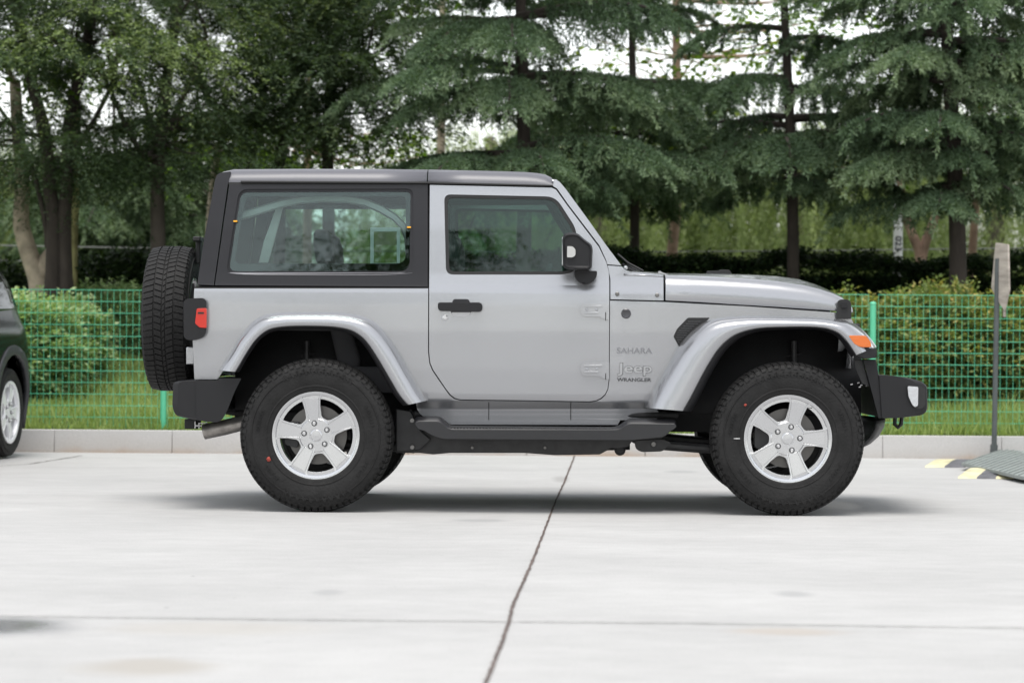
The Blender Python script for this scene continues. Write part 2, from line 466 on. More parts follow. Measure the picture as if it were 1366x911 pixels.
# ---- flares
SA = 3
def flare(name, O, I, ymax, cuts):
    Oc = [tuple(v) for v in catmull([Vector((*p, 0)) for p in O], SA)]; Ic = [tuple(v) for v in catmull([Vector((*p, 0)) for p in I], SA)]
    prof = [(-.03, None, .002), (0.0, .02, 0), (.06, .45, 0), (.16, .74, 0), (.30, .90, 0), (.48, .975, 0), (.70, 1.0, 0), (.88, .995, 0), (1.0, .96, 0), (1.03, .80, 0), (1.02, .5, 0)]
    rings = []
    for (a, b) in zip(Oc, Ic):
        r = []
        for t, d, e in prof:
            q = (lerp(a[0], b[0], t), lerp(a[1], b[1], t))
            pb = JB(*q)
            if d is None: r.append(J(q[0], q[1], pb.y + .012)); continue
            r.append(J(q[0], q[1], lerp(pb.y, -ymax, d)))
        rings.append(r)
    mb = MB().loft(rings, True, True)
    o = mb.build(name, SILVER, JEEP, sharp=60)
    o2 = mirror(o)
    # black liner lip under the flare
    pr2 = [(.99, .93), (1.06, .90), (1.19, .80), (1.22, .60), (1.20, .3), (1.05, .2), (1.0, .6)]
    rings = []
    for (a, b) in zip(Oc, Ic):
        r = []
        for t, d in pr2:
            q = (lerp(a[0], b[0], t), lerp(a[1], b[1], t)); pb = JB(*q)
            r.append(J(q[0], q[1], lerp(pb.y, -ymax, d)))
        rings.append(r)
    l = MB().loft(rings, True, True).build("arch_liner", BLK, o, sharp=60); l2 = mirror(l); l2.parent = o2
    return o
f1 = flare("fender_flare", RF_O, RF_I, .935, None)
f2 = flare("fender_flare", FF_O, FF_I, .935, None)
# black nose of front flare, amber marker
for s in (-1, 1):
    R = lambda px, py, y: Vector((J(px, py, -abs(y)).x, s*abs(y), J(px, py, -abs(y)).z))
    mb = MB()
    ol = [(1126,451),(1131,447),(1143,459),(1160,464.5),(1168.5,463.4),(1170,470),(1168.6,477.6),(1151,478.6),(1141,475)]
    mb.prism(ol, [], lambda p: R(p[0], p[1], .926), lambda p: R(p[0], p[1], .70))
    mb.build("flare_nose", BLK, JEEP, bevel=.006)
    ol = rpoly([(1131.5,447.4),(1155,447.6),(1161.5,456),(1162.5,463.2),(1148,463),(1140,459)], 3, 3)
    MB().prism(ol, [], lambda p: R(p[0], p[1], .939), lambda p: R(p[0], p[1], .87)).build("side_marker", mat("amber_lens", (.62, .13, .005), rough=.15, coat=1.0, bump=.25, bscale=90), JEEP, bevel=.006, seg=3)

# ---- bonnet: lofted over the car's full width
def hood_station(pxb, pyb, pyc, pyt):
    p0 = JB(pxb, pyb); x = p0.x; w_ = -p0.y
    zc = J(pxb, pyc, -w_ + .10).z; zt = max(zc+.004, J(pxb, pyt, -.34).z); z0 = p0.z; h = zc - z0
    half = [(w_, z0), (w_+.001, z0+.30*h), (w_-.006, z0+.58*h), (w_-.022, z0+.78*h), (w_-.048, z0+.91*h), (w_-.085, z0+.98*h), (w_-.12, zc), (w_-.20, lerp(zc, zt, .55)), (w_-.27, zt-.003), (w_-.36, zt+.002), (.12, zt+.006), (0, zt+.007)]
    L = [Vector((x, -a, b)) for a, b in half] + [Vector((x, a, b)) for a, b in half[::-1][1:]]
    return L
hs_pts = [(887.6,401,366.3,365.2),(925,403,367.6,365.6),(965,405.2,369.2,366),(1005,407.6,371.6,366.8),(1040,409.8,374.6,368.4),(1072,412,379,372.4),(1094,413.4,384,379),(1112,414.8,390,386.5),(1124,415.8,395.5,393),(1132,416.8,402,400),(1138,417.4,410,409)]
ST = [hood_station(*h) for h in hs_pts]
hood = MB().loft(ST, False, False).build("hood", SILVER, JEEP, sharp=50, solid=.012)
bvm = hood.modifiers.new("bevel", 'BEVEL'); bvm.width = .004; bvm.segments = 2; bvm.limit_method = 'ANGLE'; bvm.angle_limit = math.radians(60)
CT = [hood_station(*h) for h in [(832,368,361,360.6),(846,368,362.6,362),(866,369,364,363.4),(885,370,365.4,364.6)]]
MB().loft(CT, False, False).build("cowl_top", SILVER, JEEP, sharp=50, solid=.012)
# nose panel below bonnet edge + grille
gx = [JB(1136, 419), JB(1149, 439)]
mb = MB()
rr = []
for (px, py) in [(1128,418.6),(1139,418.8),(1143,424),(1147,433),(1150,442),(1152,455),(1150,470),(1148,492)]:
    p = J(px, py, -.56); rr.append([Vector((p.x - .05*abs(y/.56)**3, y, p.z)) for y in [i*.07 for i in range(-8, 9)]])
mb.loft(rr, False, False).build("grille_surround", SILVER, JEEP, solid=.03, sharp=50)
for i in range(7):
    y = (i-3)*.085
    b = MB()
    p0 = J(1147, 431, -.5); p1 = J(1151, 468, -.5)
    b.box((p0.x-.03, y-.026, p1.z), (p0.x+.026, y+.026, p0.z)); b.build("grille_slot", DARK, JEEP, bevel=.01)
for s in (-1, 1):
    b = MB().lathe([(0, .05), (.07, .045), (.088, .025), (.092, 0)], 28, 'X', (J(1147,440,-.45).x-.12, s*.43, J(1147,448,-.45).z)); b.build("headlight", mat("lamp_glass", (.8, .82, .84), rough=.08, metal=.3, coat=1), JEEP)
# bonnet catches, wiper parts, washer jets, cowl bolts
for s in (-1, 1):
    def Q(px, py, y): p = J(px, py, -abs(y)); return Vector((p.x, s*abs(y), p.z))
    yl_ = .632
    ol = rpoly([(1117,402),(1121,399.4),(1132,399.4),(1135.4,404),(1136,425.6),(1115.8,425.6),(1115.8,415),(1118,411)], 3, 3)
    MB().prism(ol, [], lambda p: Q(p[0], p[1], yl_+.022), lambda p: Q(p[0], p[1], yl_-.06)).build("hood_latch", RUBS, JEEP, bevel=.006)
    ol = rpoly([(1122,402.5),(1130.5,402.5),(1131.5,411),(1122,411)], 2.5, 3)
    MB().prism(ol, [], lambda p: Q(p[0], p[1], yl_+.034), lambda p: Q(p[0], p[1], yl_+.015)).build("hood_latch_hook", BLK, JEEP, bevel=.004)
    for px, py in ((823.5,392.3),(876.7,393.8)):
        c = JB(px, py); c = Vector((c.x, s*(abs(c.y)+.001), c.z))
        MB().lathe([(0, -.006), (.007, -.006), (.011, -.003), (.012, .004)], 16, 'Y', c).xf(Matrix.Identity(4)).build("cowl_bolt", STEEL, JEEP)
c = JB(835.2, 418.4)
MB().lathe([(0, -.004), (.012, -.006), (.016, -.006), (.021, -.008), (.026, -.005), (.027, .01)], 28, 'Y', c).build("badge", mat("badge_black", (.03, .03, .035), rough=.25, coat=.6), JEEP)
p = J(960, 362, -.1)
MB().prism(rpoly([(941.5,366),(943,361.4),(958,361.2),(961,359.8),(973,360),(977,366)], 1.5, 2), [], lambda p: J(p[0], p[1], -.12), lambda p: J(p[0], p[1], -.03)).build("hood_vent", UND, JEEP, bevel=.003)
MB().prism(rpoly([(878.5,365.5),(877.6,362.2),(880.4,361.4),(884,363.6),(890,365.6),(893.5,367.5)], .8, 2), [], lambda p: J(p[0], p[1], -.62), lambda p: J(p[0], p[1], -.55)).build("hood_bumper", SILVER, JEEP, bevel=.002)
for ya, xs_ in ((-.55, 0), (-.1, 6)):
    MB().tube([J(830+xs_, 352, ya), J(836+xs_, 357, ya), J(846+xs_, 362, ya+.1)], .007).tube([J(824, 339, ya), J(838, 351, ya-.02), J(858, 361.5, ya-.08)], .006).build("wiper", RUBS, JEEP)
MB().lathe([(0, -.02), (.009, -.018), (.012, 0)], 12, 'Y', J(834.5, 357.4, -.66)).build("washer_nozzle", CHROME, JEEP)

# ---- roof (two lift-off pieces) with sloped edge band
def roof(name, stations, m):
    rings = []
    for px, ytop, ybot in stations:
        pb = J(px, ybot, -.710); pt = J(px, ytop, -.64)
        x = pb.x; zt = pt.z
        half = [(.680, pb.z-.004), (.710, pb.z), (.706, lerp(pb.z, zt, .30)), (.690, lerp(pb.z, zt, .62)), (.668, lerp(pb.z, zt, .86)), (.64, zt), (.58, zt+.009), (.35, zt+.014), (0, zt+.018)]
        rings.append([Vector((x, -a, b)) for a, b in half] + [Vector((x, a, b)) for a, b in half[::-1][1:]])
    return MB().loft(rings, False, False).build(name, m, JEEP, sharp=55, solid=.02)
ROOFM = mat("roof_black", (.11, .11, .125), rough=.36, bump=.05, bscale=800, spec=.6)
roof("rear_roof_panel", [(289,234,243),(294,230.6,243),(308.5,227.4,243.3),(400,226.8,243.8),(500,227,244.4),(569.2,227.8,244.8)], ROOFM)
roof("front_roof_panel", [(570.8,227.8,244.8),(620,228.8,245.8),(668,230,246.8),(700,231,247.4),(716,232.4,247.8),(727,234.4,248),(735,238.2,248.2),(738.5,242,248.4)], ROOFM)
panel("rain_gutter", [(321,241.2),(571,242.6),(737,246.8),(737,248.6),(571,245),(321,243.6)], [], RUBS, JEEP, off=.012, thick=.03, bevel=.002, gap=0)
panel("seam_line", [(304.8,243.4),(571,244.6),(571,246.4),(304.8,246.4)], [], RUBS, JEEP, off=-.006, thick=.02, bevel=0, gap=0)
# windscreen glass
p0 = J(741.5, 243, -.55); p1 = J(829, 353, -.6)
MB().loft([[Vector((p0.x-.01-.02*(y/.6)**2, y*.93, p0.z-.01)), ] and [Vector((p0.x+.005-.05*(y/.6)**2, y, p0.z)) for y in (-.6,-.4,-.2,0,.2,.4,.6)],
           [Vector((p1.x-.015+.03-.06*(y/.6)**2, y*1.08, p1.z)) for y in (-.6,-.4,-.2,0,.2,.4,.6)]], False, False).build("windshield", GLASS, JEEP, solid=.005)
MB().box((p0.x-.05, -.66, p0.z-.03), (p0.x+.01, .66, p0.z+.008)).build("windshield_header", SILVER, JEEP, bevel=.01)

# ---- rear end: tailgate, rear glass, bumper, lamps
xr = J(259, 450, -.75).x
MB().box((xr-.004, -.72, J(259,505,-.75).z), (xr+.03, .72, J(259,384,-.75).z)).build("tailgate", SILVER, JEEP, bevel=.012)
pa = J(264.5, 380, -.7); pb_ = J(289, 240, -.62)
MB().loft([[Vector((pa.x, -.66, pa.z)), Vector((pa.x, .66, pa.z))], [Vector((pb_.x, -.64, pb_.z)), Vector((pb_.x, .64, pb_.z))]], False, False).build("rear_window", GLASSR, JEEP, solid=.006)
for s in (-1, 1):
    def Q(px, py, y): p = J(px, py, -abs(y)); return Vector((p.x, s*abs(y), p.z))
    ol = rpoly([(244.6,402.5),(249,398.4),(271,397.4),(275.4,401),(275,444),(270.5,450.5),(260,454),(249,453.4),(245,449)], [3,4,4,3,4,4,4,3,3], 3)
    tl = MB().prism(ol, [], lambda p: Q(p[0], p[1], .832), lambda p: Q(p[0], p[1], .69)).build("tail_lamp", BLK, JEEP, bevel=.01, seg=3)
    ol = rpoly([(262.5,411.6),(275.6,411),(275.6,437.6),(266.5,437),(260.2,431.5)], 1.5, 2)
    MB().prism(ol, [], lambda p: Q(p[0], p[1], .838), lambda p: Q(p[0], p[1], .76)).build("lens", mat("red_lens", (.50, .016, .005), rough=.3, coat=.25, bump=.15, bscale=200), tl, bevel=.004)
    MB().box(tuple(Q(264, 418.4, .840) - Vector((0, .001, .001))), tuple(Q(272, 416.6, .840) + Vector((0, .001, .001)))).build("lens_mark", RUBS, tl)
# rear bumper (wraps round) + end cap
rings = []
for y, ins in [(-.86,.03),(-.84,.0),(-.6,-.02),(0,-.03),(.6,-.02),(.84,0),(.86,.03)]:
    ol = rpoly([(231,511),(236,508.4),(262,507),(262,560),(245,557),(234.4,554),(229.6,543)], [2,3,1,1,2,4,6], 3)
    rings.append([Vector((J(a, b, -.84).x + ins, y, J(a, b, -.84).z)) for a, b in ol])
MB().loft(rings).build("rear_bumper", BLK, JEEP, bevel=.006, bang=30)
for s in (-1, 1):
    def Q(px, py, y): p = J(px, py, -abs(y)); return Vector((p.x, s*abs(y), p.z))
    ol = rpoly([(261,507),(290.5,507.5),(291.5,504.5),(322,504.5),(314,520),(302.5,549),(297,559),(290.5,563.4),(276,562.6),(262,560)], [1,3,1,1,8,4,5,4,2,1], 3)
    MB().prism(ol, [], lambda p: Q(p[0], p[1], .868), lambda p: Q(p[0], p[1], .60)).build("bumper_end_cap", BLK, JEEP, bevel=.012, seg=3)
for h0, h1 in ((486,463),(420,400)): MB().box((J(253,470,-.6).x-.005, -.70, J(253,h0,-.7).z), (J(257,470,-.6).x+.02, -.66, J(253,h1,-.7).z)).build("tailgate_hinge", SILVER, JEEP, bevel=.004)
# spare wheel carrier, high brake light
xs0 = J(262, 400, 0).x
MB().box((xs0-.06, -.2, .75), (xs0+.02, .2, 1.1)).build("spare_wheel_carrier", UND, JEEP, bevel=.01)
MB().box((J(261,320,0).x, -.12, J(261,323,0).z), (J(271,320,0).x, .12, J(261,316.5,0).z)).box((J(262.5,320,0).x, -.05, J(261,352,0).z), (J(269,320,0).x, .05, J(261,321,0).z)).build("high_brake_light", RUBS, JEEP, bevel=.006)
MB().box((J(246,570,-.5).x, -.50, J(246,572,-.5).z), (J(262,570,-.5).x, -.30, J(246,559,-.5).z)).build("tow_bracket", DARK, JEEP, bevel=.004)
pl = MB()
for a, b, c, d in ((259.5,571.5,260.8,562),(264.6,571.5,265.9,564),(269.6,571,270.9,564),(275,571,276.3,563),(259.5,568.6,271,567.2),(266,565,277,563.8)):
    pl.box(tuple(J(a, b, -.52)), tuple(J(c, d, -.52) + Vector((0, .004, 0))))
pl.build("licence_plate_mark", mat("white_paint", (.8, .8, .8), rough=.4), JEEP)
MB().tube([J(272,576,-.55), J(300,570,-.56), J(325,563.5,-.58), J(352,556,-.5)], [.041,.041,.041,.041], 20).build("exhaust_pipe", mat("exhaust_steel", (.34, .32, .30), rough=.38, metal=.85, var=.35, vscale=18), JEEP)

# ---- front bumper
rings = []
for y, xo in [(-.80, -.06), (-.785, -.015), (-.70, 0), (-.35, .02), (0, .03), (.35, .02), (.70, 0), (.785, -.015), (.80, -.06)]:
    ol = rpoly([(1172,500.5),(1186,500.5),(1214,504),(1232,509),(1239.6,515.5),(1240,545),(1237.5,551),(1231,554),(1200,557.3),(1176,557.8)], [1,6,8,6,4,4,3,3,8,2], 3)
    r = []
    for a, b in ol:
        q = J(a, b, -.78); f = max(0.0, (a-1195)/45)
        r.append(Vector((q.x + xo*f, y, q.z)))
    rings.append(r)
fb = MB().loft(rings).build("front_bumper", BLK, JEEP, bevel=.008, bang=30)
for s in (-1, 1):
    def Q(px, py, y): p = J(px, py, -abs(y)); return Vector((p.x, s*abs(y), p.z))
    ol = rpoly([(1209,514),(1229,515),(1234.5,519),(1234.5,541),(1229,545.5),(1219,544.5),(1211,531)], 2.5, 3)
    MB().prism(ol, [], lambda p: Q(p[0], p[1], .806), lambda p: Q(p[0], p[1], .76)).build("fog_lamp_bezel", RUBS, fb, bevel=.004)
    ol = rpoly([(1210.6,515),(1225,516),(1224.6,541),(1221,543.4),(1217,540),(1212,529)], 2, 3)
    MB().prism(ol, [], lambda p: Q(p[0], p[1], .815), lambda p: Q(p[0], p[1], .77)).build("fog_lamp", mat("clear_lens", (.50, .51, .53), rough=.15, coat=1, metal=.3, bump=.3, bscale=60), fb, bevel=.006)
    # bracket plate between flare and bumper
    ol = [(1151,479.5),(1168.4,479.5),(1172,500),(1184,557.4),(1171.4,558),(1162,522)]
    MB().prism(ol, [], lambda p: Q(p[0], p[1], .79), lambda p: Q(p[0], p[1], .62)).build("bumper_bracket", BLK, JEEP, bevel=.004)
    MB().prism([(1139,479.5),(1151,479.5),(1160,516),(1150,512),(1141,492)], [], lambda p: Q(p[0], p[1], .76), lambda p: Q(p[0], p[1], .70)).build("inner_bracket", UND, JEEP, bevel=.003)
    MB().tube([Q(1194, 556, .42), Q(1193.6, 566, .42), Q(1198, 570, .42), Q(1202, 566, .42), Q(1203, 556, .42)], .011, 10).build("tow_hook", RUBS, JEEP)
# chin deflector below bumper
rr = []
for (px, py) in [(1181,558),(1179.5,568),(1173,580),(1162,590),(1150,596)]:
    q = J(px, py, -.1); rr.append([Vector((q.x - .10*abs(y/.6)**2, y, q.z)) for y in [i*.1 for i in range(-6, 7)]])
MB().loft(rr, False, False).build("air_dam", UND, JEEP, solid=.012)
sp = MB()
random.seed(4)
for px, py in ((1136,513),(1145,511),(1149,514),(1153,510),(1156,515),(1147,516.5)):
    q = J(px, py, -.66); MB().tube([q - Vector((.006, 0, 0)), q + Vector((.006, 0, .003))], .004, 6).build("wire_clip", CHROME, JEEP)

# ---- side vent, hinges, handle, lock, badges
V0 = rpoly([(898.6,449),(903,439),(917.6,423.8),(947,423.8),(943,428),(929,438),(917,450),(906.4,463.4)], 1.5, 2)
vent = panel("side_vent", V0, [], RUBS, JEEP, off=.003, thick=.006, bevel=.002, gap=0)[0]
V1 = [(901.6,449),(905.5,440.6),(919,427),(938,427),(926,435.6),(914,448),(905.8,457.6)]
mesh_b = MB()
cA = JB(912, 440)
for i in range(22):
    for k in range(12):
        px = 899 + i*2.1 + (k % 2)*1.05; py = 426 + k*3.0
        # inside polygon V1?
        ins = False; n = len(V1)
        for a in range(n):
            x1, y1 = V1[a]; x2, y2 = V1[(a+1) % n]
            if (y1 > py) != (y2 > py) and px < (x2-x1)*(py-y1)/(y2-y1)+x1: ins = not ins
        if ins:
            q = JB(px, py, .004); mesh_b.lathe([(.0022, -.003), (.0036, -.003), (.0036, .004), (.0022, .004)], 6, 'Y', q, closed=True)
mesh_b.build("vent_mesh", mat("vent_grey", (.10, .10, .105), rough=.4), vent, smooth=False)
def hinge(y0, parent, other):
    ol = rpoly([(774,y0+4),(779,y0),(803,y0-.6),(812.6,y0-1),(812.6,y0+22.5),(806,y0+21),(799,y0+17.5),(779,y0+17.5),(775,y0+13)], [3,3,1,1,1,1,2,3,3], 3)
    a = panel("hinge", ol, [], SILVER, parent, off=.021, thick=.022, bevel=.004, gap=0, both=False)
    r1 = panel("hinge_rib", rpoly([(779,y0+3),(803,y0+2.6),(803,y0+5.4),(779,y0+5.6)], 1, 2), [], SILVER, a, off=.026, thick=.007, bevel=.003, gap=0, both=False)
    r2 = panel("hinge_rib", rpoly([(779,y0+11.6),(799,y0+11.6),(799,y0+14.2),(779,y0+14.2)], 1, 2), [], SILVER, a, off=.026, thick=.006, bevel=.003, gap=0, both=False)
    for px in (783, 796):
        MB().lathe([(0, -.004), (.007, -.003), (.009, .004)], 14, 'Y', JB(px, y0+8.6, .022)).build("hinge_bolt", CHROME if False else SILVER, a)
    MB().box(tuple(JB(807.4, y0+22.6, .0225)), tuple(JB(808.6, y0+12, .0225) + Vector((0, .01, 0)))).build("hinge_gap", RUBS, a)
    m2 = mirror(a); m2.parent = other
hinge(404.5, door[0], door[1]); hinge(483.6, door[0], door[1])
def handle(p):
    ol = rpoly([(584.2,403.4),(640,403.4),(643.4,406),(643.4,413),(640,416),(586,414.6),(584,411)], [3]*7, 3)
    return panel("door_handle", ol, [], BLK, p, off=.040, thick=.022, bevel=.007, gap=0, both=False)
pair(handle, door)
pair(lambda p: panel("handle_recess", rpoly([(601,417),(604,399),(626,399),(629,417),(624,421),(607,421)], 4, 4), [], BLK2, p, off=.002, thick=.004, bevel=.0015, gap=0, both=False), door)
pair(lambda p: panel("handle_recess_rim", rpoly([(602,416.6),(629,416.6),(626,420.4),(620,421.8),(610,421.8),(605,420.4)], 3, 4), [], mat("bright_silver", (.5, .5, .52), rough=.3, metal=.4), p, off=.0045, thick=.003, bevel=.001, gap=0, both=False), door)
MB().lathe([(0, -.004), (.009, -.004), (.013, -.001), (.014, .004)], 18, 'Y', JB(593.6, 423.6, .0)).build("door_lock", CHROME, door[0])
def text(s, x0, y0, x1, y1, m, parent, off, ext=.002, bold=.0, name="lettering"):
    c = bpy.data.curves.new(name, 'FONT'); c.body = s; c.extrude = ext; c.offset = bold; c.bevel_depth = 0
    o = bpy.data.objects.new(name, c); COL.objects.link(o)
    bpy.context.view_layer.update()
    me = bpy.data.meshes.new_from_object(o.evaluated_get(bpy.context.evaluated_depsgraph_get()))
    bpy.data.objects.remove(o)
    xs = [v.co.x for v in me.vertices]; ys = [v.co.y for v in me.vertices]
    a = JB(x0, y1, off); b = JB(x1, y0, off)
    for v in me.vertices:
        u = (v.co.x-min(xs))/(max(xs)-min(xs)); t = (v.co.y-min(ys))/(max(ys)-min(ys))
        X = lerp(a.x, b.x, u); Z = lerp(a.z, b.z, t)
        v.co = Vector((X, -(yb(X, Z)+off) - v.co.z, Z))
    me.materials.append(m)
    o = bpy.data.objects.new(name, me); COL.objects.link(o); o.parent = parent
    return o
BAD = mat("badge_silver", (.44, .445, .46), rough=.28, metal=.85)
BADD = mat("badge_dark", (.05, .05, .055), rough=.4)
text("Jeep", 823, 484, 870, 501.5, BADD, JEEP, .0012, ext=.0008, bold=.035, name="maker_lettering_edge")
text("Jeep", 823.4, 484.4, 869.6, 501, BAD, JEEP, .004, ext=.003, bold=.012, name="maker_lettering")
text("SAHARA", 823, 464, 870, 471.4, mat("badge_grey", (.20, .20, .215), rough=.4), JEEP, .002, bold=.004, name="trim_lettering")
text("WRANGLER", 823, 504.2, 869, 508.8, BADD, JEEP, .002, bold=.02, name="model_lettering")
# sill joints
for px in (652, 761.4):
    panel("sill_joint", [(px-.5,536.5),(px+.5,536.5),(px+.5,560),(px-.5,560)], [], DARK, JEEP, off=.0012, thick=.004, bevel=0, gap=0)

# ---- door mirror
def mirror_part(s):
    def Q(px, py, y): p = J(px, py, -abs(y)); return Vector((p.x, s*abs(y), p.z))
    ol = rpoly([(749.6,318),(752,312.2),(761,310),(771,311.2),(778,318),(789,326),(790.8,332),(789.6,357),(786.6,360),(757,359.6),(750.5,356)], [3,3,4,6,8,4,3,3,3,4,4], 3)
    cx, cy = 770, 337
    rings = []
    for y, k in [(.99, .80), (1.0, .90), (.985, .97), (.95, 1.0), (.86, 1.0), (.81, .96), (.79, .85)]:
        rings.append([Q(cx + (a-cx)*k, cy + (b-cy)*k, y) for a, b in ol])
    m = MB().loft(rings).build("side_mirror", BLK, door[0] if s < 0 else door[1], bevel=.003)
    ol = rpoly([(766,361),(796.6,361.5),(796,369),(790,377),(781,380.2),(772,377),(766,369)], [2,2,4,5,5,5,4], 3)
    MB().prism(ol, [], lambda p: Q(p[0], p[1], .86), lambda p: Q(p[0], p[1], .765)).build("mirror_base", BLK, m, bevel=.012, seg=3)
    MB().prism([(770,357),(786,357),(785,364),(770,364)], [], lambda p: Q(p[0], p[1], .88), lambda p: Q(p[0], p[1], .80)).build("mirror_stem", BLK, m, bevel=.004)
    ol = rpoly([(756.6,328.6),(764,328.8),(767.8,333),(767.6,341),(763.6,343.6),(756.4,343.4)], [1,2,2,2,2,1], 3)
    MB().prism(ol, [], lambda p: Q(p[0], p[1], 1.006), lambda p: Q(p[0], p[1], .985)).build("mirror_lamp", mat("white_lens", (.42, .42, .41), rough=.25, coat=.5), m, bevel=.003)
    p = Q(751.2, 336, .9)
    MB().box((p.x-.006, min(s*.82, s*.97), Q(750,354,.9).z), (p.x+.004, max(s*.82, s*.97), Q(750,317,.9).z)).build("mirror_glass", CHROME, m, bevel=.002)
mirror_part(-1); mirror_part(1)

# ---- side steps
STEPM = mat('step_plastic', (.011, .011, .013), rough=.36, bump=.08, bscale=500, spec=.55)
for s in (-1, 1):
    def Q(px, py, y): p = J(px, py, -abs(y)); return Vector((p.x, s*abs(y), p.z))
    ol = rpoly([(553,558),(557,555.6),(588,555.6),(599,567.6),(823,569.6),(837,558.6),(900,559.2),(902.6,562),(895,575),(886,582.6),(845,587),(590,585.5),(575,580),(562,572)], [2,2,6,8,8,6,2,2,8,6,10,10,8,8], 3)
    rings = []
    for y, k in [(.93, .0), (.938, -.004), (.935, -.006), (.90, 0), (.80, 0), (.76, 0)]:
        pass
    lower = lambda b, k: b + k*max(0.0, min(1.0, (574-b)/8))
    st = MB().loft([[Q(a, lower(b, 6.5), .936) for a, b in ol], [Q(a, lower(b, 5), .930) for a, b in ol], [Q(a, b, .885) for a, b in ol], [Q(a, b, .74) for a, b in ol]]).build("side_step", STEPM, JEEP, sharp=40, bevel=.004)
    tr = MB()
    for i in range(52):
        q = Q(602 + i*4.3, 571.0 + .035*i, .925)
        tr.box((q.x-.0045, min(s*.80, s*.928), q.z-.002), (q.x+.0045, max(s*.80, s*.928), q.z+.0065))
    tr.build("step_tread", UND, st, bevel=.0015)
    # lower valance under the step
    ol = [(566,575),(892,577),(884,585),(843,588.5),(838,596),(826,598),(815,598),(800,606),(740,607),(700,604),(600,604),(578,606),(560,604),(528,604),(530,560),(548,545),(560,560)]
    MB().prism(ol, [], lambda p: Q(p[0], p[1], .66), lambda p: Q(p[0], p[1], .58)).build("chassis_rail", UND, JEEP, bevel=.006)
    MB().prism(rpoly([(846,588),(884,586),(896,590),(884,602),(856,603),(848,599)], 4, 3), [], lambda p: Q(p[0], p[1], .68), lambda p: Q(p[0], p[1], .56)).build("control_arm_mount", UND, JEEP, bevel=.006)
    for bx, by, bd, br in ((871.8,592.4,.682,.014),(549.8,560.8,.70,.013),(550,596.4,.71,.013),(630,597,.664,.008),(727,597,.664,.008)):
        MB().lathe([(0, -.008), (br*.85, -.008), (br, .002)], 12, 'Y', Q(bx, by, bd)).build("chassis_bolt", STEEL, JEEP)
    MB().tube([Q(880, 593, .60), Q(952, 599, .60), Q(1040, 602, .60)], [.028,.026,.03], 10).build("control_arm", UND, JEEP)
    MB().tube([Q(553, 597, .60), Q(500, 594, .60), Q(424, 592, .60)], [.03,.026,.03], 10).build("control_arm", UND, JEEP)
    MB().prism([(528,545),(548,548),(562,575),(575,586),(560,600),(528,603)], [], lambda p: Q(p[0], p[1], .70), lambda p: Q(p[0], p[1], .64)).build("step_bracket", UND, JEEP, bevel=.006)
    for cx in (421.5, 1051):
        c0 = Q(cx - (12 if cx < 700 else -8), 570, .50); c1 = Q(cx - (12 if cx < 700 else -8), 455, .50)
        MB().tube([c0, c0.lerp(c1, .45)], .028, 10).tube([c0.lerp(c1, .4), c1], .018, 10).build("shock_absorber", UND, JEEP)
        sp = []
        for k in range(80):
            a = k/80*2*math.pi*5.5; sp.append(c0.lerp(c1, .15+.8*k/80) + Vector((.06*math.cos(a), -s*.09+.06*math.sin(a), 0)))
        MB().tube(sp, .008, 6).build("coil_spring", UND, JEEP)
for cx in (421.5, 1051):
    c = J(cx, 584, -.62)
    MB().tube([Vector((c.x, -.70, c.z)), Vector((c.x, .70, c.z))], .045, 14).lathe([(0, -.14), (.07, -.13), (.13, -.07), (.15, 0), (.13, .07), (.07, .13), (0, .14)], 16, 'X', (c.x, -.12 if cx > 700 else 0, c.z)).build("axle", UND, JEEP)
MB().tube([J(410,575,.3), J(500,575,.3), J(560,585,.2)], .07, 14).tube([J(600,588,.1), J(760,590,.1), J(840,588,.1)], .05, 12).build("driveline", UND, JEEP)
b = MB().box((J(600,590,0).x, -.4, J(700,600,0).z+.03), (J(800,590,0).x, .4, .52)); b.build("skid_plate", UND, JEEP, bevel=.02)
MB().lathe([(0, -.03), (.018, -.03), (.03, -.02), (.03, .04), (0, .04)], 14, 'Y', J(827, 600, -.62)).build("body_mount", DARK, JEEP)

# ---- hidden structure: wheelhouses, floor, firewall
xA, xB = J(300,500,-.6).x, J(560,500,-.6).x
xC, xD = J(880,500,-.6).x, J(1150,500,-.6).x
def wheelhouse(O, I, s):
    A = mid(O, I, .55); r0 = []; r1 = []; r2 = []
    for a in A:
        q = J(a[0], a[1], -.80); q2 = JB(*a)
        r0.append(Vector((q2.x, s*(abs(q2.y)-.022), q2.z))); r1.append(Vector((q2.x, s*.46, q2.z-.01)))
    n = len(r0)
    mb = MB().loft([r0, r1], False, False)
    mb.add(r1 + [Vector((r1[-1].x, s*.46, .42)), Vector((r1[0].x, s*.46, .42))], [tuple(range(n+2))])
    return mb.build("wheel_arch", DARK, JEEP, sharp=30, solid=.004)
for s in (-1, 1):
    wheelhouse(RF_O, RF_I, s); wheelhouse(FF_O, FF_I, s)
zf = J(700, 556, -.7).z
MB().box((xr+.03, -.46, zf), (xD-.05, .46, zf+.03)).box((J(552,500,-.7).x, -.73, zf), (J(905,500,-.7).x, .73, zf+.03)).box((xr+.03, -.72, zf+.02), (xA+.02, .72, zf+.05)).build("floor_pan", DARK, JEEP, bevel=.01)
xf = J(818, 400, -.7).x
MB().box((xf, -.72, zf+.02), (xf+.03, .72, 1.19)).build("firewall", DARK, JEEP)
MB().box((xf-.36, -.72, 1.0), (xf-.01, .72, 1.22)).box((xf-.30, .22, 1.18), (xf-.05, .56, 1.28)).build("dashboard", INT, JEEP, bevel=.04, seg=3)
for s in (-1, 1):   # inner trim
    MB().box((J(576,500,-.7).x, s*.69-.008, zf+.03), (xf, s*.69+.008, 1.19)).box((xr+.04, s*.735-.008, .95), (J(570,500,-.7).x, s*.735+.008, 1.19)).build("inner_trim", INT, JEEP)
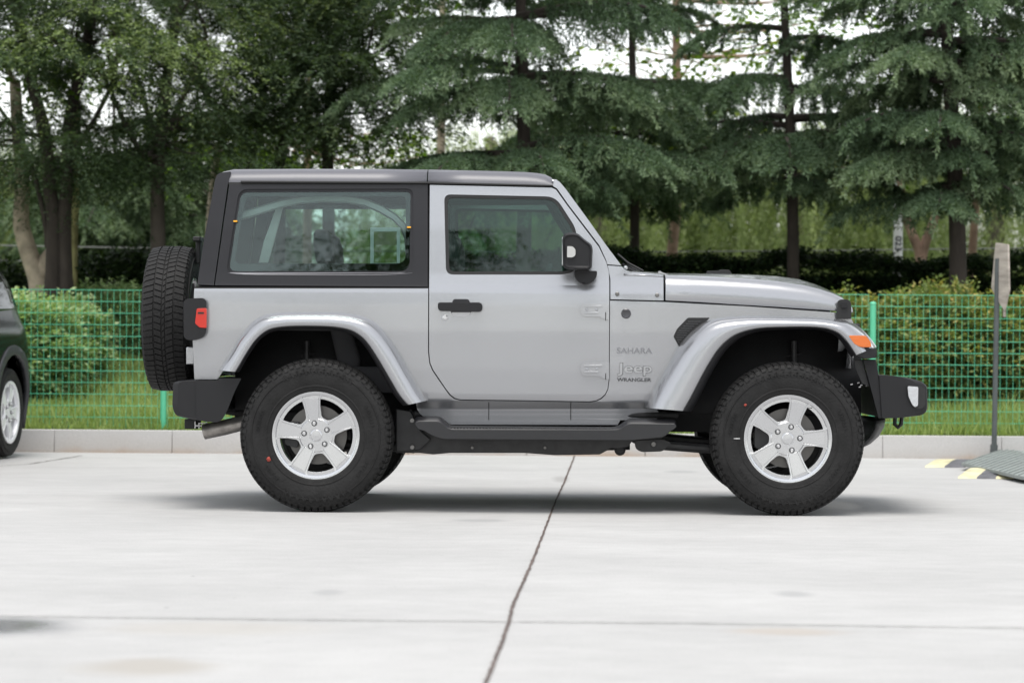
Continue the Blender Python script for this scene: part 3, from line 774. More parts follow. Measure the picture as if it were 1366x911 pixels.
MB().box((xr+.05, -.44, .80), (J(480,500,-.7).x, .44, .84)).build("cargo_floor", INT, JEEP)
# steering wheel, seats
sw = MB(); c = Vector((xf-.42, .36, 1.16)); ax = Vector((-.9, 0, .42)).normalized(); u = Vector((0, 1, 0)); v = ax.cross(u)
cir = [c + (u*math.cos(2*math.pi*k/28)+v*math.sin(2*math.pi*k/28))*.19 for k in range(29)]
sw.tube(cir, .015, 8).tube([c, c-ax*.25], .03).tube([c-u*.18, c+u*.18], .018).tube([c, c-v*.18], .018).build("steering_wheel", INT, JEEP)
def seat(x, y, w, rear=False):
    t = MB()
    def blob(a, b, ang, org):
        pass
    cx = x
    ringsB = []
    for z, d, ww, off in [(.72,.10,w*.92,0),(.80,.13,w,-.01),(.95,.12,w,-.05),(1.10,.11,w*.96,-.09),(1.22,.09,w*.85,-.125),(1.27,.06,w*.7,-.14)]:
        ringsB.append([Vector((cx+off+dx, y+yy, z)) for dx, yy in rpoly([(-d/2,-ww/2),(d/2,-ww/2),(d/2,ww/2),(-d/2,ww/2)], .04, 3)])
    t.loft(ringsB)
    t.box((cx-.02, y-w/2, .62), (cx+.46, y+w/2, .76))
    st = t.build("seat", SEAT, JEEP, bevel=.02, bang=50)
    h = MB(); rr_ = []
    for z, d, ww, off in [(1.30,.06,.15,-.15),(1.33,.09,.24,-.155),(1.42,.10,.25,-.165),(1.48,.08,.22,-.175),(1.50,.04,.16,-.18)]:
        rr_.append([Vector((cx+off+dx, y+yy, z)) for dx, yy in rpoly([(-d/2,-ww/2),(d/2,-ww/2),(d/2,ww/2),(-d/2,ww/2)], .03, 3)])
    h.loft(rr_).tube([(cx-.14, y-.05, 1.24), (cx-.15, y-.05, 1.34)], .006).tube([(cx-.14, y+.05, 1.24), (cx-.15, y+.05, 1.34)], .006)
    h.build("headrest", SEAT, st)
seat(J(640,400,-.4).x, -.36, .48); seat(J(640,400,-.4).x, .36, .48)
seat(J(470,400,-.4).x, -.30, .46); seat(J(470,400,-.4).x, .30, .46)
# roll bars, belt trim; pale bar stands in for a reflection in the glass
for s in (-1, 1):
    MB().tube([J(585,378,-.56*1) * 1 if s < 0 else Vector((J(585,378,-.56).x, .56, J(585,378,-.56).z))][:1] + [Vector((J(585,260,-.56).x, s*.56, 1.70)), Vector((J(730,262,-.54).x, s*.54, 1.71)), Vector((J(805,355,-.62).x, s*.64, 1.22))], .028, 10).build("roll_bar", INT, JEEP)
for s in (-1,):
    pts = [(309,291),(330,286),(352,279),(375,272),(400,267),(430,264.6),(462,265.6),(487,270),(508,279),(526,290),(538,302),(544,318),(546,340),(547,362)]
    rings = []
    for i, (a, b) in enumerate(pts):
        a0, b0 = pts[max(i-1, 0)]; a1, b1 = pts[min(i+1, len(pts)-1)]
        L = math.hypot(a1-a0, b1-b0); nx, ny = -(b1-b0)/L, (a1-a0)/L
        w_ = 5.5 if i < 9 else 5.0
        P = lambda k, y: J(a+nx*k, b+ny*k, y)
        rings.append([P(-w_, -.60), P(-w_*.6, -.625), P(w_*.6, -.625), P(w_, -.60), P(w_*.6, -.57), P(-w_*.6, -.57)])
    MB().loft(rings).build("reflection_arc", PALE, JEEP)
    MB().prism([(372,268),(380,268),(372,300),(364,330),(358,351),(345,351),(352,322),(362,295)], [], lambda p: J(p[0], p[1], -.50), lambda p: J(p[0], p[1], -.46)).build("seat_belt_trim", PALE, JEEP, bevel=.005)
MB().tube([J(585,268,-.56), Vector((J(585,268,-.56).x, .56, J(585,268,-.56).z))], .03, 10).tube([J(312,270,-.55), Vector((J(312,270,-.55).x, .55, J(312,270,-.55).z))], .03, 10).build("cross_bar", INT, JEEP)
# sticker inside the quarter glass, amber clips on its seal
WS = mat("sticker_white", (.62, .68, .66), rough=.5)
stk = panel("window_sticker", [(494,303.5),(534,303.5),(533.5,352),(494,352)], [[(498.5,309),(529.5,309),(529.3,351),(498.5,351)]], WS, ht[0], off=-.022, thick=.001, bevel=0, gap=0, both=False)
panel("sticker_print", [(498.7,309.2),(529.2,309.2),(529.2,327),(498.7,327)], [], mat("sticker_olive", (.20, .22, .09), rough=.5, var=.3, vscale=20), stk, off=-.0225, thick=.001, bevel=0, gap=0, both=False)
for px, py in ((314, 295.3), (545.6, 303.4)):
    a = JB(px-2.6, py+1.0, .003); b = JB(px+2.6, py-1.0, .003)
    MB().box((a.x, a.y-.004, a.z), (b.x, a.y+.006, b.z)).build("amber_clip", mat("amber_plastic", (.9, .42, .02), rough=.3), ht[0], bevel=.001)

# ---- wheels
def tyre_mesh(R, Wd, rb, pitch=70, tread=True):
    mb = MB()
    h = Wd/2
    half = [(rb-.012, -h+.055), (rb-.004, -h+.028), (rb+.010, -h+.014), (lerp(rb, R, .16), -h+.010), (lerp(rb, R, .175), -h+.0065), (lerp(rb, R, .20), -h+.0065), (lerp(rb, R, .215), -h+.008), (lerp(rb, R, .30), -h+.004), (lerp(rb, R, .52), -h+.000), (lerp(rb, R, .60), -h+.002), (lerp(rb, R, .615), -h-.0015), (lerp(rb, R, .635), -h-.001), (lerp(rb, R, .65), -h+.004), (lerp(rb, R, .70), -h+.006), (lerp(rb, R, .84), -h+.014), (R-.026, -h+.022), (R-.016, -h+.030), (R-.010, -h+.045), (R-.009, -h*.4), (R-.009, 0)]
    prof = half + [(r, -y) for r, y in half[::-1][1:]]
    mb.lathe(prof, 96, 'Y')
    if tread:
        def block(a0, a1, y0, y1, r0, r1, sk, edge=0):
            V = []
            for r in (r0, r1):
                for (a, y) in ((a0, y0), (a1, y0), (a1+sk, y1), (a0+sk, y1)):
                    rr_ = r
                    if edge and r == r1: rr_ = r - (.010 if ((edge < 0) == (y == y0)) else 0)
                    yy = y
                    V.append(Vector((rr_*math.cos(a), yy, rr_*math.sin(a))))
            mb.add(V, [(0,3,2,1),(4,5,6,7),(0,1,5,4),(1,2,6,5),(2,3,7,6),(3,0,4,7)])
        dp = 2*math.pi/pitch
        e = h - .020
        rows = [(-e, -e+.050, .30, -1), (-e+.057, -e+.095, -.35, 0), (-e+.101, e-.101, .3, 0), (e-.095, e-.057, .35, 0), (e-.050, e, -.30, 1)]
        for i in range(pitch):
            a = i*dp
            for q, (y0, y1, sk, ed) in enumerate(rows):
                aa = a + (q % 2)*dp*.5
                block(aa, aa+dp*.78, y0, y1, R-.014, R, sk*dp, ed)
            # shoulder lugs running down the sidewall
            for sgn in (-1, 1):
                k = .42 if i % 2 else .75
                V = []
                for (r, y) in ((R-.008, sgn*(h-.030)), (R-.024, sgn*(h-.014)), (R-.024-.020*k, sgn*(h-.007)), (R-.026-.020*k, sgn*(h-.020)), (R-.022, sgn*(h-.030))):
                    for a_ in (a+dp*.1, a+dp*.72): V.append(Vector((r*math.cos(a_), y, r*math.sin(a_))))
                F = [(0,1,3,2),(2,3,5,4),(4,5,7,6),(6,7,9,8),(8,9,1,0),(0,2,4,6,8),(1,9,7,5,3)]
                mb.add(V, F)
    return mb
def raised_ring_text(s, R, y, size, a_mid, parent, m):
    """moulded sidewall lettering"""
    c = bpy.data.curves.new("t", 'FONT'); c.body = s; c.size = size; c.extrude = .0012; c.offset = size*.02
    c.space_character = 1.25
    o = bpy.data.objects.new("t", c); COL.objects.link(o); bpy.context.view_layer.update()
    me = bpy.data.meshes.new_from_object(o.evaluated_get(bpy.context.evaluated_depsgraph_get())); bpy.data.objects.remove(o)
    xs = [v.co.x for v in me.vertices]; mx = (min(xs)+max(xs))/2
    for v in me.vertices:
        a = a_mid - (v.co.x-mx)/R; r = R + v.co.y - size*.35
        v.co = Vector((r*math.cos(a), y - v.co.z, r*math.sin(a)))
    me.materials.append(m)
    o = bpy.data.objects.new("sidewall_lettering", me); COL.objects.link(o); o.parent = parent
def make_rim(name, Rr, a0, parent, loc, wid=.255, nsp=5, ALLOY=ALLOY):
    """alloy with five broad spokes; outer side faces -y"""
    h = wid/2
    hol = []
    for k in range(nsp):
        a = a0 + math.pi/nsp + k*2*math.pi/nsp
        q = []
        ro, ri = Rr*.815, Rr*.42
        for t in (-.40, -.27, -.13, 0, .13, .27, .40): q.append((ro*math.cos(a+t), ro*math.sin(a+t)))
        for t in (.17, -.17): q.append((ri*math.cos(a+t*1.25), ri*math.sin(a+t*1.25)))
        hol.append(rpoly(q, [.014,0,0,0,0,0,.014,.014,.014], 4))
    n = 90
    out = [(Rr*.93*math.cos(2*math.pi*k/n), Rr*.93*math.sin(2*math.pi*k/n)) for k in range(n)]
    yf = -h + .030
    mb = MB()
    mb.prism(out, hol, lambda p: Vector((p[0], yf + .014, p[1])), lambda p: Vector((p[0], yf+.050, p[1])))
    w_ = mb.build(name, ALLOY, parent, bevel=.009, seg=3, bang=40); w_.location = loc
    # rim lip + barrel
    MB().lathe([(Rr*.885, yf+.012), (Rr*.90, yf-.004), (Rr*.955, yf-.010), (Rr*.995, yf-.008), (Rr, yf+.004), (Rr*.985, yf+.02), (Rr*.93, yf+.04), (Rr*.90, h-.03), (Rr*.97, h-.01), (Rr*.93, h-.01), (Rr*.865, h-.03), (Rr*.865, yf+.04)], 80, 'Y', closed=True).build("rim_barrel", ALLOY, w_, sharp=45)
    # raised panel on each spoke
    rp = MB()
    for k in range(nsp):
        a = a0 + k*2*math.pi/nsp
        def F3(r, t, d): return Vector((r*math.cos(a) - t*math.sin(a), yf+.006 - d, r*math.sin(a) + t*math.cos(a)))
        pr = rpoly([(Rr*.34,-Rr*.10),(Rr*.82,-Rr*.16),(Rr*.82,Rr*.16),(Rr*.34,Rr*.10)], .006, 3)
        rp.prism(pr, [], lambda p: F3(p[0], p[1], -.002+.008*(p[0]/Rr-.3)), lambda p: F3(p[0], p[1], -.022))
        for sg in (-1, 1):   # raised edge rib running up each side of the spoke to the rim
            pr2 = [(Rr*.30, sg*Rr*.125), (Rr*.80, sg*Rr*.205), (Rr*.93, sg*Rr*.32), (Rr*.965, sg*Rr*.285), (Rr*.84, sg*Rr*.175), (Rr*.31, sg*Rr*.105)]
            rp.prism(pr2, [], lambda p: F3(p[0], p[1], .000+.012*(p[0]/Rr-.3)), lambda p: F3(p[0], p[1], -.016))
    rp.build("spoke_face", ALLOY, w_, bevel=.0035, bang=40)
    MB().lathe([(0, yf+.007), (Rr*.11, yf+.0075), (Rr*.13, yf+.010), (Rr*.135, yf+.016), (Rr*.15, yf+.017), (Rr*.155, yf+.010), (Rr*.36, yf+.010), (Rr*.385, yf+.0145)], 32, 'Y').build("hub_cap", ALLOY, w_, sharp=14)
    for k in range(5):
        a = a0 + k*2*math.pi/5 + .02; r = .0635
        c = Vector((r*math.cos(a), .006, r*math.sin(a)))
        MB().lathe([(.0095, yf+.008), (.0135, yf-.001), (.0150, yf+.002), (.0150, yf+.012)], 18, 'Y', c).build("lug_seat", UND, w_)
        MB().lathe([(0, yf-.020), (.006, yf-.020), (.0095, yf-.016), (.0105, yf-.004), (.0105, yf+.01)], 6*3, 'Y', c).build("lug_nut", CHROME, w_)
    MB().lathe([(.0, .0), (.06, .0), (.065, .02), (.155, .02), (.155, .045), (.06, .05), (0, .05)], 48, 'Y', (0, -.03, 0)).build("brake_disc", BROT, w_)
    MB().prism(rpoly([(-.17,-.05),(-.10,-.07),(-.09,.07),(-.17,.06)], .015, 3), [], lambda p: Vector((p[0], -.045, p[1])), lambda p: Vector((p[0], .03, p[1]))).build("brake_caliper", UND, w_, bevel=.006)
    return w_
RW = J(421.5, 583, -.93)
HZ = .402
REDM = mat("red_chalk", (.30, .05, .035), rough=.9)
WHM = mat("chalk_white", (.6, .6, .6), rough=.8)
tm = None
def jeep_wheel(x, s, a0, name="wheel"):
    global tm
    w_ = make_rim(name, .236, a0, JEEP, (x, s*.8025, HZ))
    if s > 0: w_.rotation_euler = (0, 0, math.pi)
    if tm is None:
        t = tyre_mesh(.403, .255, .226).build("tyre", RUB, w_, smooth=True, sharp=30); tm = t.data
    else:
        t = bpy.data.objects.new("tyre", tm); COL.objects.link(t); t.parent = w_
    return w_, t
xR = J(421.5, 583.6, -.90).x; xF = J(1051, 587.3, -.90).x
w1, t1 = jeep_wheel(xR, -1, math.radians(98))
w2, t2 = jeep_wheel(xF, -1, math.radians(1))
w3, t3 = jeep_wheel(xR, 1, math.radians(30)); w4, t4 = jeep_wheel(xF, 1, math.radians(50))
# spare on the tailgate, outer side facing backwards
sw_ = make_rim("spare_wheel", .236, .4, JEEP, (J(231,430,0).x, 0.0, J(231,425,0).z))
t5 = bpy.data.objects.new("tyre", tm); COL.objects.link(t5); t5.parent = sw_
sw_.rotation_euler = (0, 0, math.radians(-90))
RL = mat("tyre_lettering", (.055, .055, .056), rough=.6)
def sidewall_marks(w_, t_, seed):
    rr_ = random.Random(seed); mb = tyre_mesh(.403, .255, .226)
    def bar(r0, a0, r1, a1, wd):
        P = [Vector((r*math.cos(a), -.1300, r*math.sin(a))) for r, a in ((r0, a0), (r1, a1))]
        d = (P[1]-P[0]).normalized(); n = Vector((-d.z, 0, d.x))*wd
        V = [P[0]-n, P[0]+n, P[1]+n, P[1]-n]
        mb.add(V + [v+Vector((0, .006, 0)) for v in V], [(0,1,2,3),(4,7,6,5),(0,4,5,1),(1,5,6,2),(2,6,7,3),(3,7,4,0)])
    for c0, n in ((math.radians(88), 11), (math.radians(-88), 11)):      # two arcs of moulded zigzag blocks
        for k in range(n):
            a = c0 + (k-(n-1)/2)*.105; j = rr_.uniform(-.006, .006)
            bar(.322, a-.03, .350, a+.012, .005); bar(.350, a+.012, .328, a+.035, .004)
    for c0, n in ((math.radians(20), 7), (math.radians(165), 7), (math.radians(-35), 6), (math.radians(220), 6)):
        for k in range(n):
            a = c0 + (k-(n-1)/2)*.055
            bar(.296, a, .312, a + rr_.choice((-.012, 0, .012)), .003)
            if k % 2: bar(.296, a, .296, a+.03, .0025)
    o = mb.build("tyre_tmp", RUB, None, sharp=30); t_.data = o.data; bpy.data.objects.remove(o)
sidewall_marks(w1, t1, 1); sidewall_marks(w2, t2, 2)
def dab(w_, m, r, a, L, wd, tang=False):
    c = Vector((r*math.cos(a), -.1272, r*math.sin(a)))
    d = Vector((math.cos(a), 0, math.sin(a))); 
    if tang: d = Vector((-d.z, 0, d.x))
    n = Vector((-d.z, 0, d.x))
    MB().loft([[c-d*L-n*wd, c-d*L+n*wd], [c-d*L*.2-n*wd*1.3, c-d*L*.1+n*wd*1.4], [c+d*L-n*wd*.6, c+d*L+n*wd]], False, False).build("chalk_mark", m, w_, solid=.001)
dab(w1, REDM, .275, math.radians(207), .010, .010)
dab(w2, WHM, .268, math.radians(180), .016, .002); dab(w2, REDM, .285, math.radians(142), .006, .006)
# ================================================================== GROUND
rng = np.random.default_rng(7)
KA, KB = G(110, 603.5), G(1220, 611.5)
kd = (KB - KA); kd.z = 0; kd.normalize(); kn = Vector((-kd.y, kd.x, 0))
KO = KA + kd * ((0 - KA.x) / kd.x)
def K(s, t, z=0.0): return KO + kd*s + kn*t + Vector((0, 0, z))
def terr(t): return interp(t, [0, .15, .3, 2.0, 4.5, 8, 100], [.14, .155, .17, .36, .72, .84, .88])
def concrete(name, stains=True):
    m, t, N, L = newmat(name)
    out = N.new("ShaderNodeOutputMaterial"); p = N.new("ShaderNodeBsdfPrincipled"); L.new(p.outputs[0], out.inputs[0])
    p.inputs['Specular IOR Level'].default_value = .35
    tc = N.new("ShaderNodeTexCoord")
    def noise(sc, stretch, det=6, rough=.55):
        mp = N.new("ShaderNodeMapping"); mp.inputs['Scale'].default_value = stretch; L.new(tc.outputs['Object'], mp.inputs[0])
        n = N.new("ShaderNodeTexNoise"); n.inputs['Scale'].default_value = sc; n.inputs['Detail'].default_value = det; n.inputs['Roughness'].default_value = rough
        L.new(mp.outputs[0], n.inputs['Vector']); return n.outputs[0]
    def rng_(v, a, b, c, d, interp_='LINEAR'):
        r = N.new("ShaderNodeMapRange"); r.interpolation_type = interp_
        for i, x in enumerate((a, b, c, d)): r.inputs[i+1].default_value = x
        L.new(v, r.inputs[0]); return r.outputs[0]
    def mul(a, b):
        r = N.new("ShaderNodeMath"); r.operation = 'MULTIPLY'; L.new(a, r.inputs[0])
        if isinstance(b, float): r.inputs[1].default_value = b
        else: L.new(b, r.inputs[1])
        return r.outputs[0]
    v = rng_(noise(.45, (1, 1, 1), 5), .3, .7, .90, 1.06)
    v = mul(v, rng_(noise(1.3, (.7, 1.3, 1), 8, .68), .3, .7, .91, 1.06))
    v = mul(v, rng_(noise(7, (.8, 1.2, 1), 6, .7), .3, .7, .94, 1.05))
    v = mul(v, rng_(noise(110, (1, 1, 1), 3), .3, .7, .92, 1.07))
    sp = N.new("ShaderNodeTexVoronoi"); sp.inputs['Scale'].default_value = 1.7; L.new(tc.outputs['Object'], sp.inputs['Vector'])
    spk = rng_(sp.outputs['Distance'], .010, .018, .35, 1.0)          # grit
    v = mul(v, spk)
    sp2 = N.new("ShaderNodeTexVoronoi"); sp2.inputs['Scale'].default_value = 6.0; L.new(tc.outputs['Object'], sp2.inputs['Vector'])
    v = mul(v, rng_(sp2.outputs['Distance'], .02, .07, .80, 1.0))
    col = N.new("ShaderNodeVectorMath"); col.operation = 'SCALE'; col.inputs[0].default_value = (.438, .434, .428)
    L.new(v, col.inputs['Scale'])
    cur = col.outputs[0]; wet = None
    if stains:
        # (pixel x, pixel y, half width px, half height px, darkening, colour, wetness)
        for (px, py, hw, hh, k, c, wt) in [(-5, 835, 125, 15, .5, (.22, .22, .23), .8), (195, 889, 110, 15, .85, (.47, .44, .40), 0), (437, 790, 26, 5, .75, (.42, .42, .42), 0), (1058, 792, 30, 5.5, .75, (.42, .42, .42), 0), (1050, 842, 95, 6, .6, (.50, .44, .38), 0),
                                           (748, 639, 14, 5, .8, (.42, .41, .40), 0), (300, 838, 170, 12, .35, (.52, .48, .42), 0), (640, 694, 44, 2.4, .7, (.42, .42, .42), 0), (910, 629, 26, 2.2, .7, (.4, .4, .4), 0)]:
            c0 = G(px, py); ex = (G(px+hw, py)-G(px-hw, py)).length/2; ey = (G(px, py-hh)-G(px, py+hh)).length/2
            mp = N.new("ShaderNodeVectorMath"); mp.operation = 'SUBTRACT'; mp.inputs[1].default_value = tuple(c0); L.new(tc.outputs['Object'], mp.inputs[0])
            sc = N.new("ShaderNodeVectorMath"); sc.operation = 'DIVIDE'; sc.inputs[1].default_value = (ex, ey, 1e3); L.new(mp.outputs[0], sc.inputs[0])
            ln = N.new("ShaderNodeVectorMath"); ln.operation = 'LENGTH'; L.new(sc.outputs[0], ln.inputs[0])
            ad = N.new("ShaderNodeMath"); ad.operation = 'MULTIPLY_ADD'; ad.inputs[1].default_value = .9; 
            L.new(noise(3.2, (1, 1, 1), 5), ad.inputs[0]); L.new(ln.outputs['Value'], ad.inputs[2])
            f = rng_(ad.outputs[0], .75 if not wt else .75, 1.60, k*1.6 if wt else k, 0.0, 'SMOOTHSTEP')
            mx = N.new("ShaderNodeMix"); mx.data_type = 'RGBA'; L.new(f, mx.inputs[0]); L.new(cur, mx.inputs[6]); mx.inputs[7].default_value = (c[0]*.76, c[1]*.76, c[2]*.76, 1)
            cur = mx.outputs[2]
            if wt: wet = f
    L.new(cur, p.inputs['Base Color'])
    if wet is not None: L.new(rng_(wet, 0, .85, .72, .10), p.inputs['Roughness'])
    else: p.inputs['Roughness'].default_value = .8
    b = N.new("ShaderNodeBump"); b.inputs['Strength'].default_value = .25; b.inputs['Distance'].default_value = .004
    L.new(noise(120, (.25, 1, 1), 4), b.inputs['Height']); L.new(b.outputs[0], p.inputs['Normal'])
    return m
mesh("ground", [(-250,-250,-.03),(250,-250,-.03),(250,250,-.03),(-250,250,-.03)], [(0,1,2,3)], mat("soil", (.10, .085, .06), rough=.9, var=.3, vscale=1), smooth=False)["kind"] = "structure"
a, b = K(-90, .02), K(90, .02)
mesh("pavement", [(-90,-80,0),(90,-80,0),(b.x,b.y,0),(a.x,a.y,0)], [(0,1,2,3)], concrete("concrete"), smooth=False)["kind"] = "structure"
def ribbon(name, pts, w_, m, wob=.0, z=.004, n=60):
    V = []; F = []; r = random.Random(3)
    for i in range(n+1):
        t = i/n*(len(pts)-1); k = min(int(t), len(pts)-2); p = pts[k].lerp(pts[k+1], t-k)
        d = (pts[k+1]-pts[k]).normalized(); nn = Vector((-d.y, d.x, 0)); o = nn*(r.uniform(-1, 1)*wob); ww = w_*r.uniform(.7, 1.3)
        V += [(p+o-nn*ww)+Vector((0, 0, z)), (p+o+nn*ww)+Vector((0, 0, z))]
        if i: F.append((2*i-2, 2*i-1, 2*i+1, 2*i))
    o = mesh(name, V, F, m, smooth=False); o["kind"] = "structure"; return o
JM1 = mat("joint_sealant", (.10, .075, .065), rough=.8, var=.4, vscale=6)
JM2 = mat("joint_gap", (.09, .08, .07), rough=.9, var=.5, vscale=4)
ja, jb = G(767, 607), G(648, 911)
jdir = (jb-ja).normalized()
ribbon("pavement_joint", [ja, G(752, 645), G(742, 667), G(713, 742), G(699, 775), G(684, 808), G(679, 830), G(668, 862), jb, jb+jdir*3], .0055, JM1, .0022, n=260)
ribbon("pavement_joint", [G(-300, 819), G(0, 822.5), G(400, 827.5), G(675, 830), G(900, 832), G(1366, 838.5), G(1700, 842)], .0055, JM2, .002, n=300)
ribbon("pavement_joint", [G(-400, 660), G(710, 663), G(780, 664), G(1800, 668)], .003, mat("joint_faint", (.33, .32, .31), rough=.9, var=.4), .001, n=200)
ribbon("pavement_crack", [G(0, 622), G(40, 619), G(110, 608)], .006, JM2, .006, n=30)
# kerb stones
mb = MB()
for i in range(-26, 26):
    s0 = -3.62 + i*.935
    V = [K(s0+.0015, 0, -.02), K(s0+.9335, 0, -.02), K(s0+.9335, .14, -.02), K(s0+.0015, .14, -.02)]
    W_ = [K(s0+.0015, .012, .178), K(s0+.9335, .012, .178), K(s0+.9335, .14, .178), K(s0+.0015, .14, .178)]
    mb.add(V+W_, [(0,3,2,1),(4,5,6,7),(0,1,5,4),(1,2,6,5),(2,3,7,6),(3,0,4,7)])
kb = mb.build("kerb", None, bevel=.004, smooth=True)
m, t, N, L = newmat("kerb_concrete")
out = N.new("ShaderNodeOutputMaterial"); p = N.new("ShaderNodeBsdfPrincipled"); L.new(p.outputs[0], out.inputs[0]); p.inputs['Roughness'].default_value = .85
tc = N.new("ShaderNodeTexCoord"); n1 = N.new("ShaderNodeTexNoise"); n1.inputs['Scale'].default_value = 1.6; n1.inputs['Detail'].default_value = 8; L.new(tc.outputs['Object'], n1.inputs['Vector'])
sx = N.new("ShaderNodeSeparateXYZ"); L.new(tc.outputs['Object'], sx.inputs[0])
ma = N.new("ShaderNodeMath"); ma.operation = 'MULTIPLY_ADD'; ma.inputs[1].default_value = -3.2; L.new(sx.outputs['Z'], ma.inputs[0]); L.new(n1.outputs[0], ma.inputs[2])
cr = N.new("ShaderNodeValToRGB"); cr.color_ramp.elements[0].position = .05; cr.color_ramp.elements[0].color = (.47, .46, .45, 1)
cr.color_ramp.elements[1].position = .62; cr.color_ramp.elements[1].color = (.38, .29, .22, 1); e = cr.color_ramp.elements.new(.38); e.color = (.43, .41, .39, 1)
L.new(ma.outputs[0], cr.inputs[0])
n2 = N.new("ShaderNodeTexNoise"); n2.inputs['Scale'].default_value = 90; L.new(tc.outputs['Object'], n2.inputs['Vector'])
mr = N.new("ShaderNodeMapRange"); mr.inputs[3].default_value = .85; mr.inputs[4].default_value = 1.12; L.new(n2.outputs[0], mr.inputs[0])
vm = N.new("ShaderNodeVectorMath"); vm.operation = 'SCALE'; L.new(cr.outputs[0], vm.inputs[0]); L.new(mr.outputs[0], vm.inputs['Scale']); L.new(vm.outputs[0], p.inputs['Base Color'])
kb.data.materials.clear(); kb.data.materials.append(m); kb["kind"] = "structure"
# sloping lawn behind the kerb
V = []; F = []
ts = [.13, .3, .8, 1.5, 2.5, 3.5, 4.5, 6, 8, 12, 20, 40, 90]; ss = [-80, -40, -20] + list(range(-14, 15)) + [20, 40, 80]
for i, s in enumerate(ss):
    for j, t_ in enumerate(ts): V.append(K(s, t_, terr(t_) + (.02*math.sin(s*1.7+t_*2.3) if t_ > .5 else 0)))
for i in range(len(ss)-1):
    for j in range(len(ts)-1):
        a = i*len(ts)+j; F.append((a, a+len(ts), a+len(ts)+1, a+1))
mesh("lawn_terrain", V, F, mat("lawn_soil", (.07, .095, .03), rough=.95, var=.4, vscale=3, bump=.5, bscale=30))["kind"] = "structure"

# ---- vectorised leaf builders
UP = np.array([0, 0, 1.0])
def norm(a): return a/np.maximum(1e-9, np.linalg.norm(a, axis=-1, keepdims=True))
def leaves(base, d, wdir, L, Wd):
    """one rhombic leaf per row, folded a little along the tip"""
    L = L[:, None]; Wd = Wd[:, None]
    mid_ = base + d*L*.45
    V = np.stack([base, mid_+wdir*Wd, base+d*L, mid_-wdir*Wd], 1).reshape(-1, 3)
    F = np.arange(len(V)).reshape(-1, 4)
    return V, F
def sprays(r, c, d, ln, n, lL, lW, droop, tint, tj=.08, ang=.9):
    N_ = len(c); d = norm(d); side_ = norm(np.cross(d, UP)+1e-6)
    t = (np.arange(n)+.5)/n
    t = np.clip(t[None, :] + r.uniform(-.04, .04, (N_, n)), 0, 1)
    base = c[:, None] + d[:, None]*(ln[:, None]*t)[..., None] - UP*(droop*ln[:, None]*t**2)[..., None]
    sg = np.where(np.arange(n) % 2 == 0, 1.0, -1.0)[None, :, None]
    ld = norm(d[:, None]*math.cos(ang) + sg*side_[:, None]*math.sin(ang) + r.normal(0, .22, (N_, n, 3)) - UP*.18)
    wd = norm(np.cross(ld, UP + r.normal(0, .45, (N_, n, 3))))
    sz = r.uniform(.65, 1.25, (N_, n))
    V, F = leaves(base.reshape(-1, 3), ld.reshape(-1, 3), wd.reshape(-1, 3), (lL*sz).ravel(), (lW*sz*.5).ravel())
    T = np.repeat(np.clip(tint[:, None] + r.normal(0, tj, (N_, n)), 0, 1).ravel(), 4)
    return V, F, T
def cat_(parts):
    Vs, Fs, Ts, o = [], [], [], 0
    for V, F, T in parts:
        Vs.append(V); Fs.append(F+o); Ts.append(T); o += len(V)
    return np.concatenate(Vs), np.concatenate(Fs), np.concatenate(Ts)

BARKD = mat("bark_dark", (.045, .036, .03), rough=.95, var=.35, vscale=12, bump=.7, bscale=22, stretch=(1, 1, .3))
BARKG = mat("bark_grey", (.085, .07, .06), rough=.95, var=.3, vscale=10, bump=.6, bscale=25, stretch=(1, 1, .3))
BARKP = mat("bark_pale", (.42, .35, .27), rough=.9, var=.45, vscale=7, bump=.3, bscale=12)
BARKO = mat("bark_olive", (.38, .35, .16), rough=.9, var=.5, vscale=6, bump=.3, bscale=12)
BARKR = mat("bark_pinkish", (.46, .31, .24), rough=.9, var=.45, vscale=6, bump=.3, bscale=12)
LZ = leafmat("elm_leaf", (.028, .046, .024), (.070, .104, .056), (.25, .31, .13), .32)
LC = leafmat("cedar_needle", (.030, .056, .034), (.105, .16, .09), (.27, .34, .20), .18, .6)
LW = leafmat("willow_leaf", (.14, .18, .08), (.25, .30, .14), (.40, .44, .23), .40)
LB = leafmat("poplar_leaf", (.05, .10, .015), (.10, .17, .025), (.20, .27, .04), .50)
LH = leafmat("hedge_leaf", (.010, .020, .008), (.018, .036, .012), (.045, .075, .02), .15)
LS = leafmat("shrub_leaf", (.09, .14, .06), (.26, .36, .17), (.44, .52, .30), .30)
LP = leafmat("shrub_red_leaf", (.09, .14, .055), (.22, .27, .10), (.50, .38, .14), .30)
LG = leafmat("grass_blade", (.15, .21, .065), (.30, .38, .13), (.46, .50, .22), .35)
LF = leafmat("far_leaf", (.07, .10, .045), (.12, .16, .07), (.20, .24, .10), .35)

def D(Y): return Y - CAM_Y
def at(px, Y, z): return W(px, 455, Y) * 1 + Vector((0, 0, z - W(px, 455, Y).z))
def zpx(py, Y): return CAM_H - (py-455.5)/FPX*D(Y)

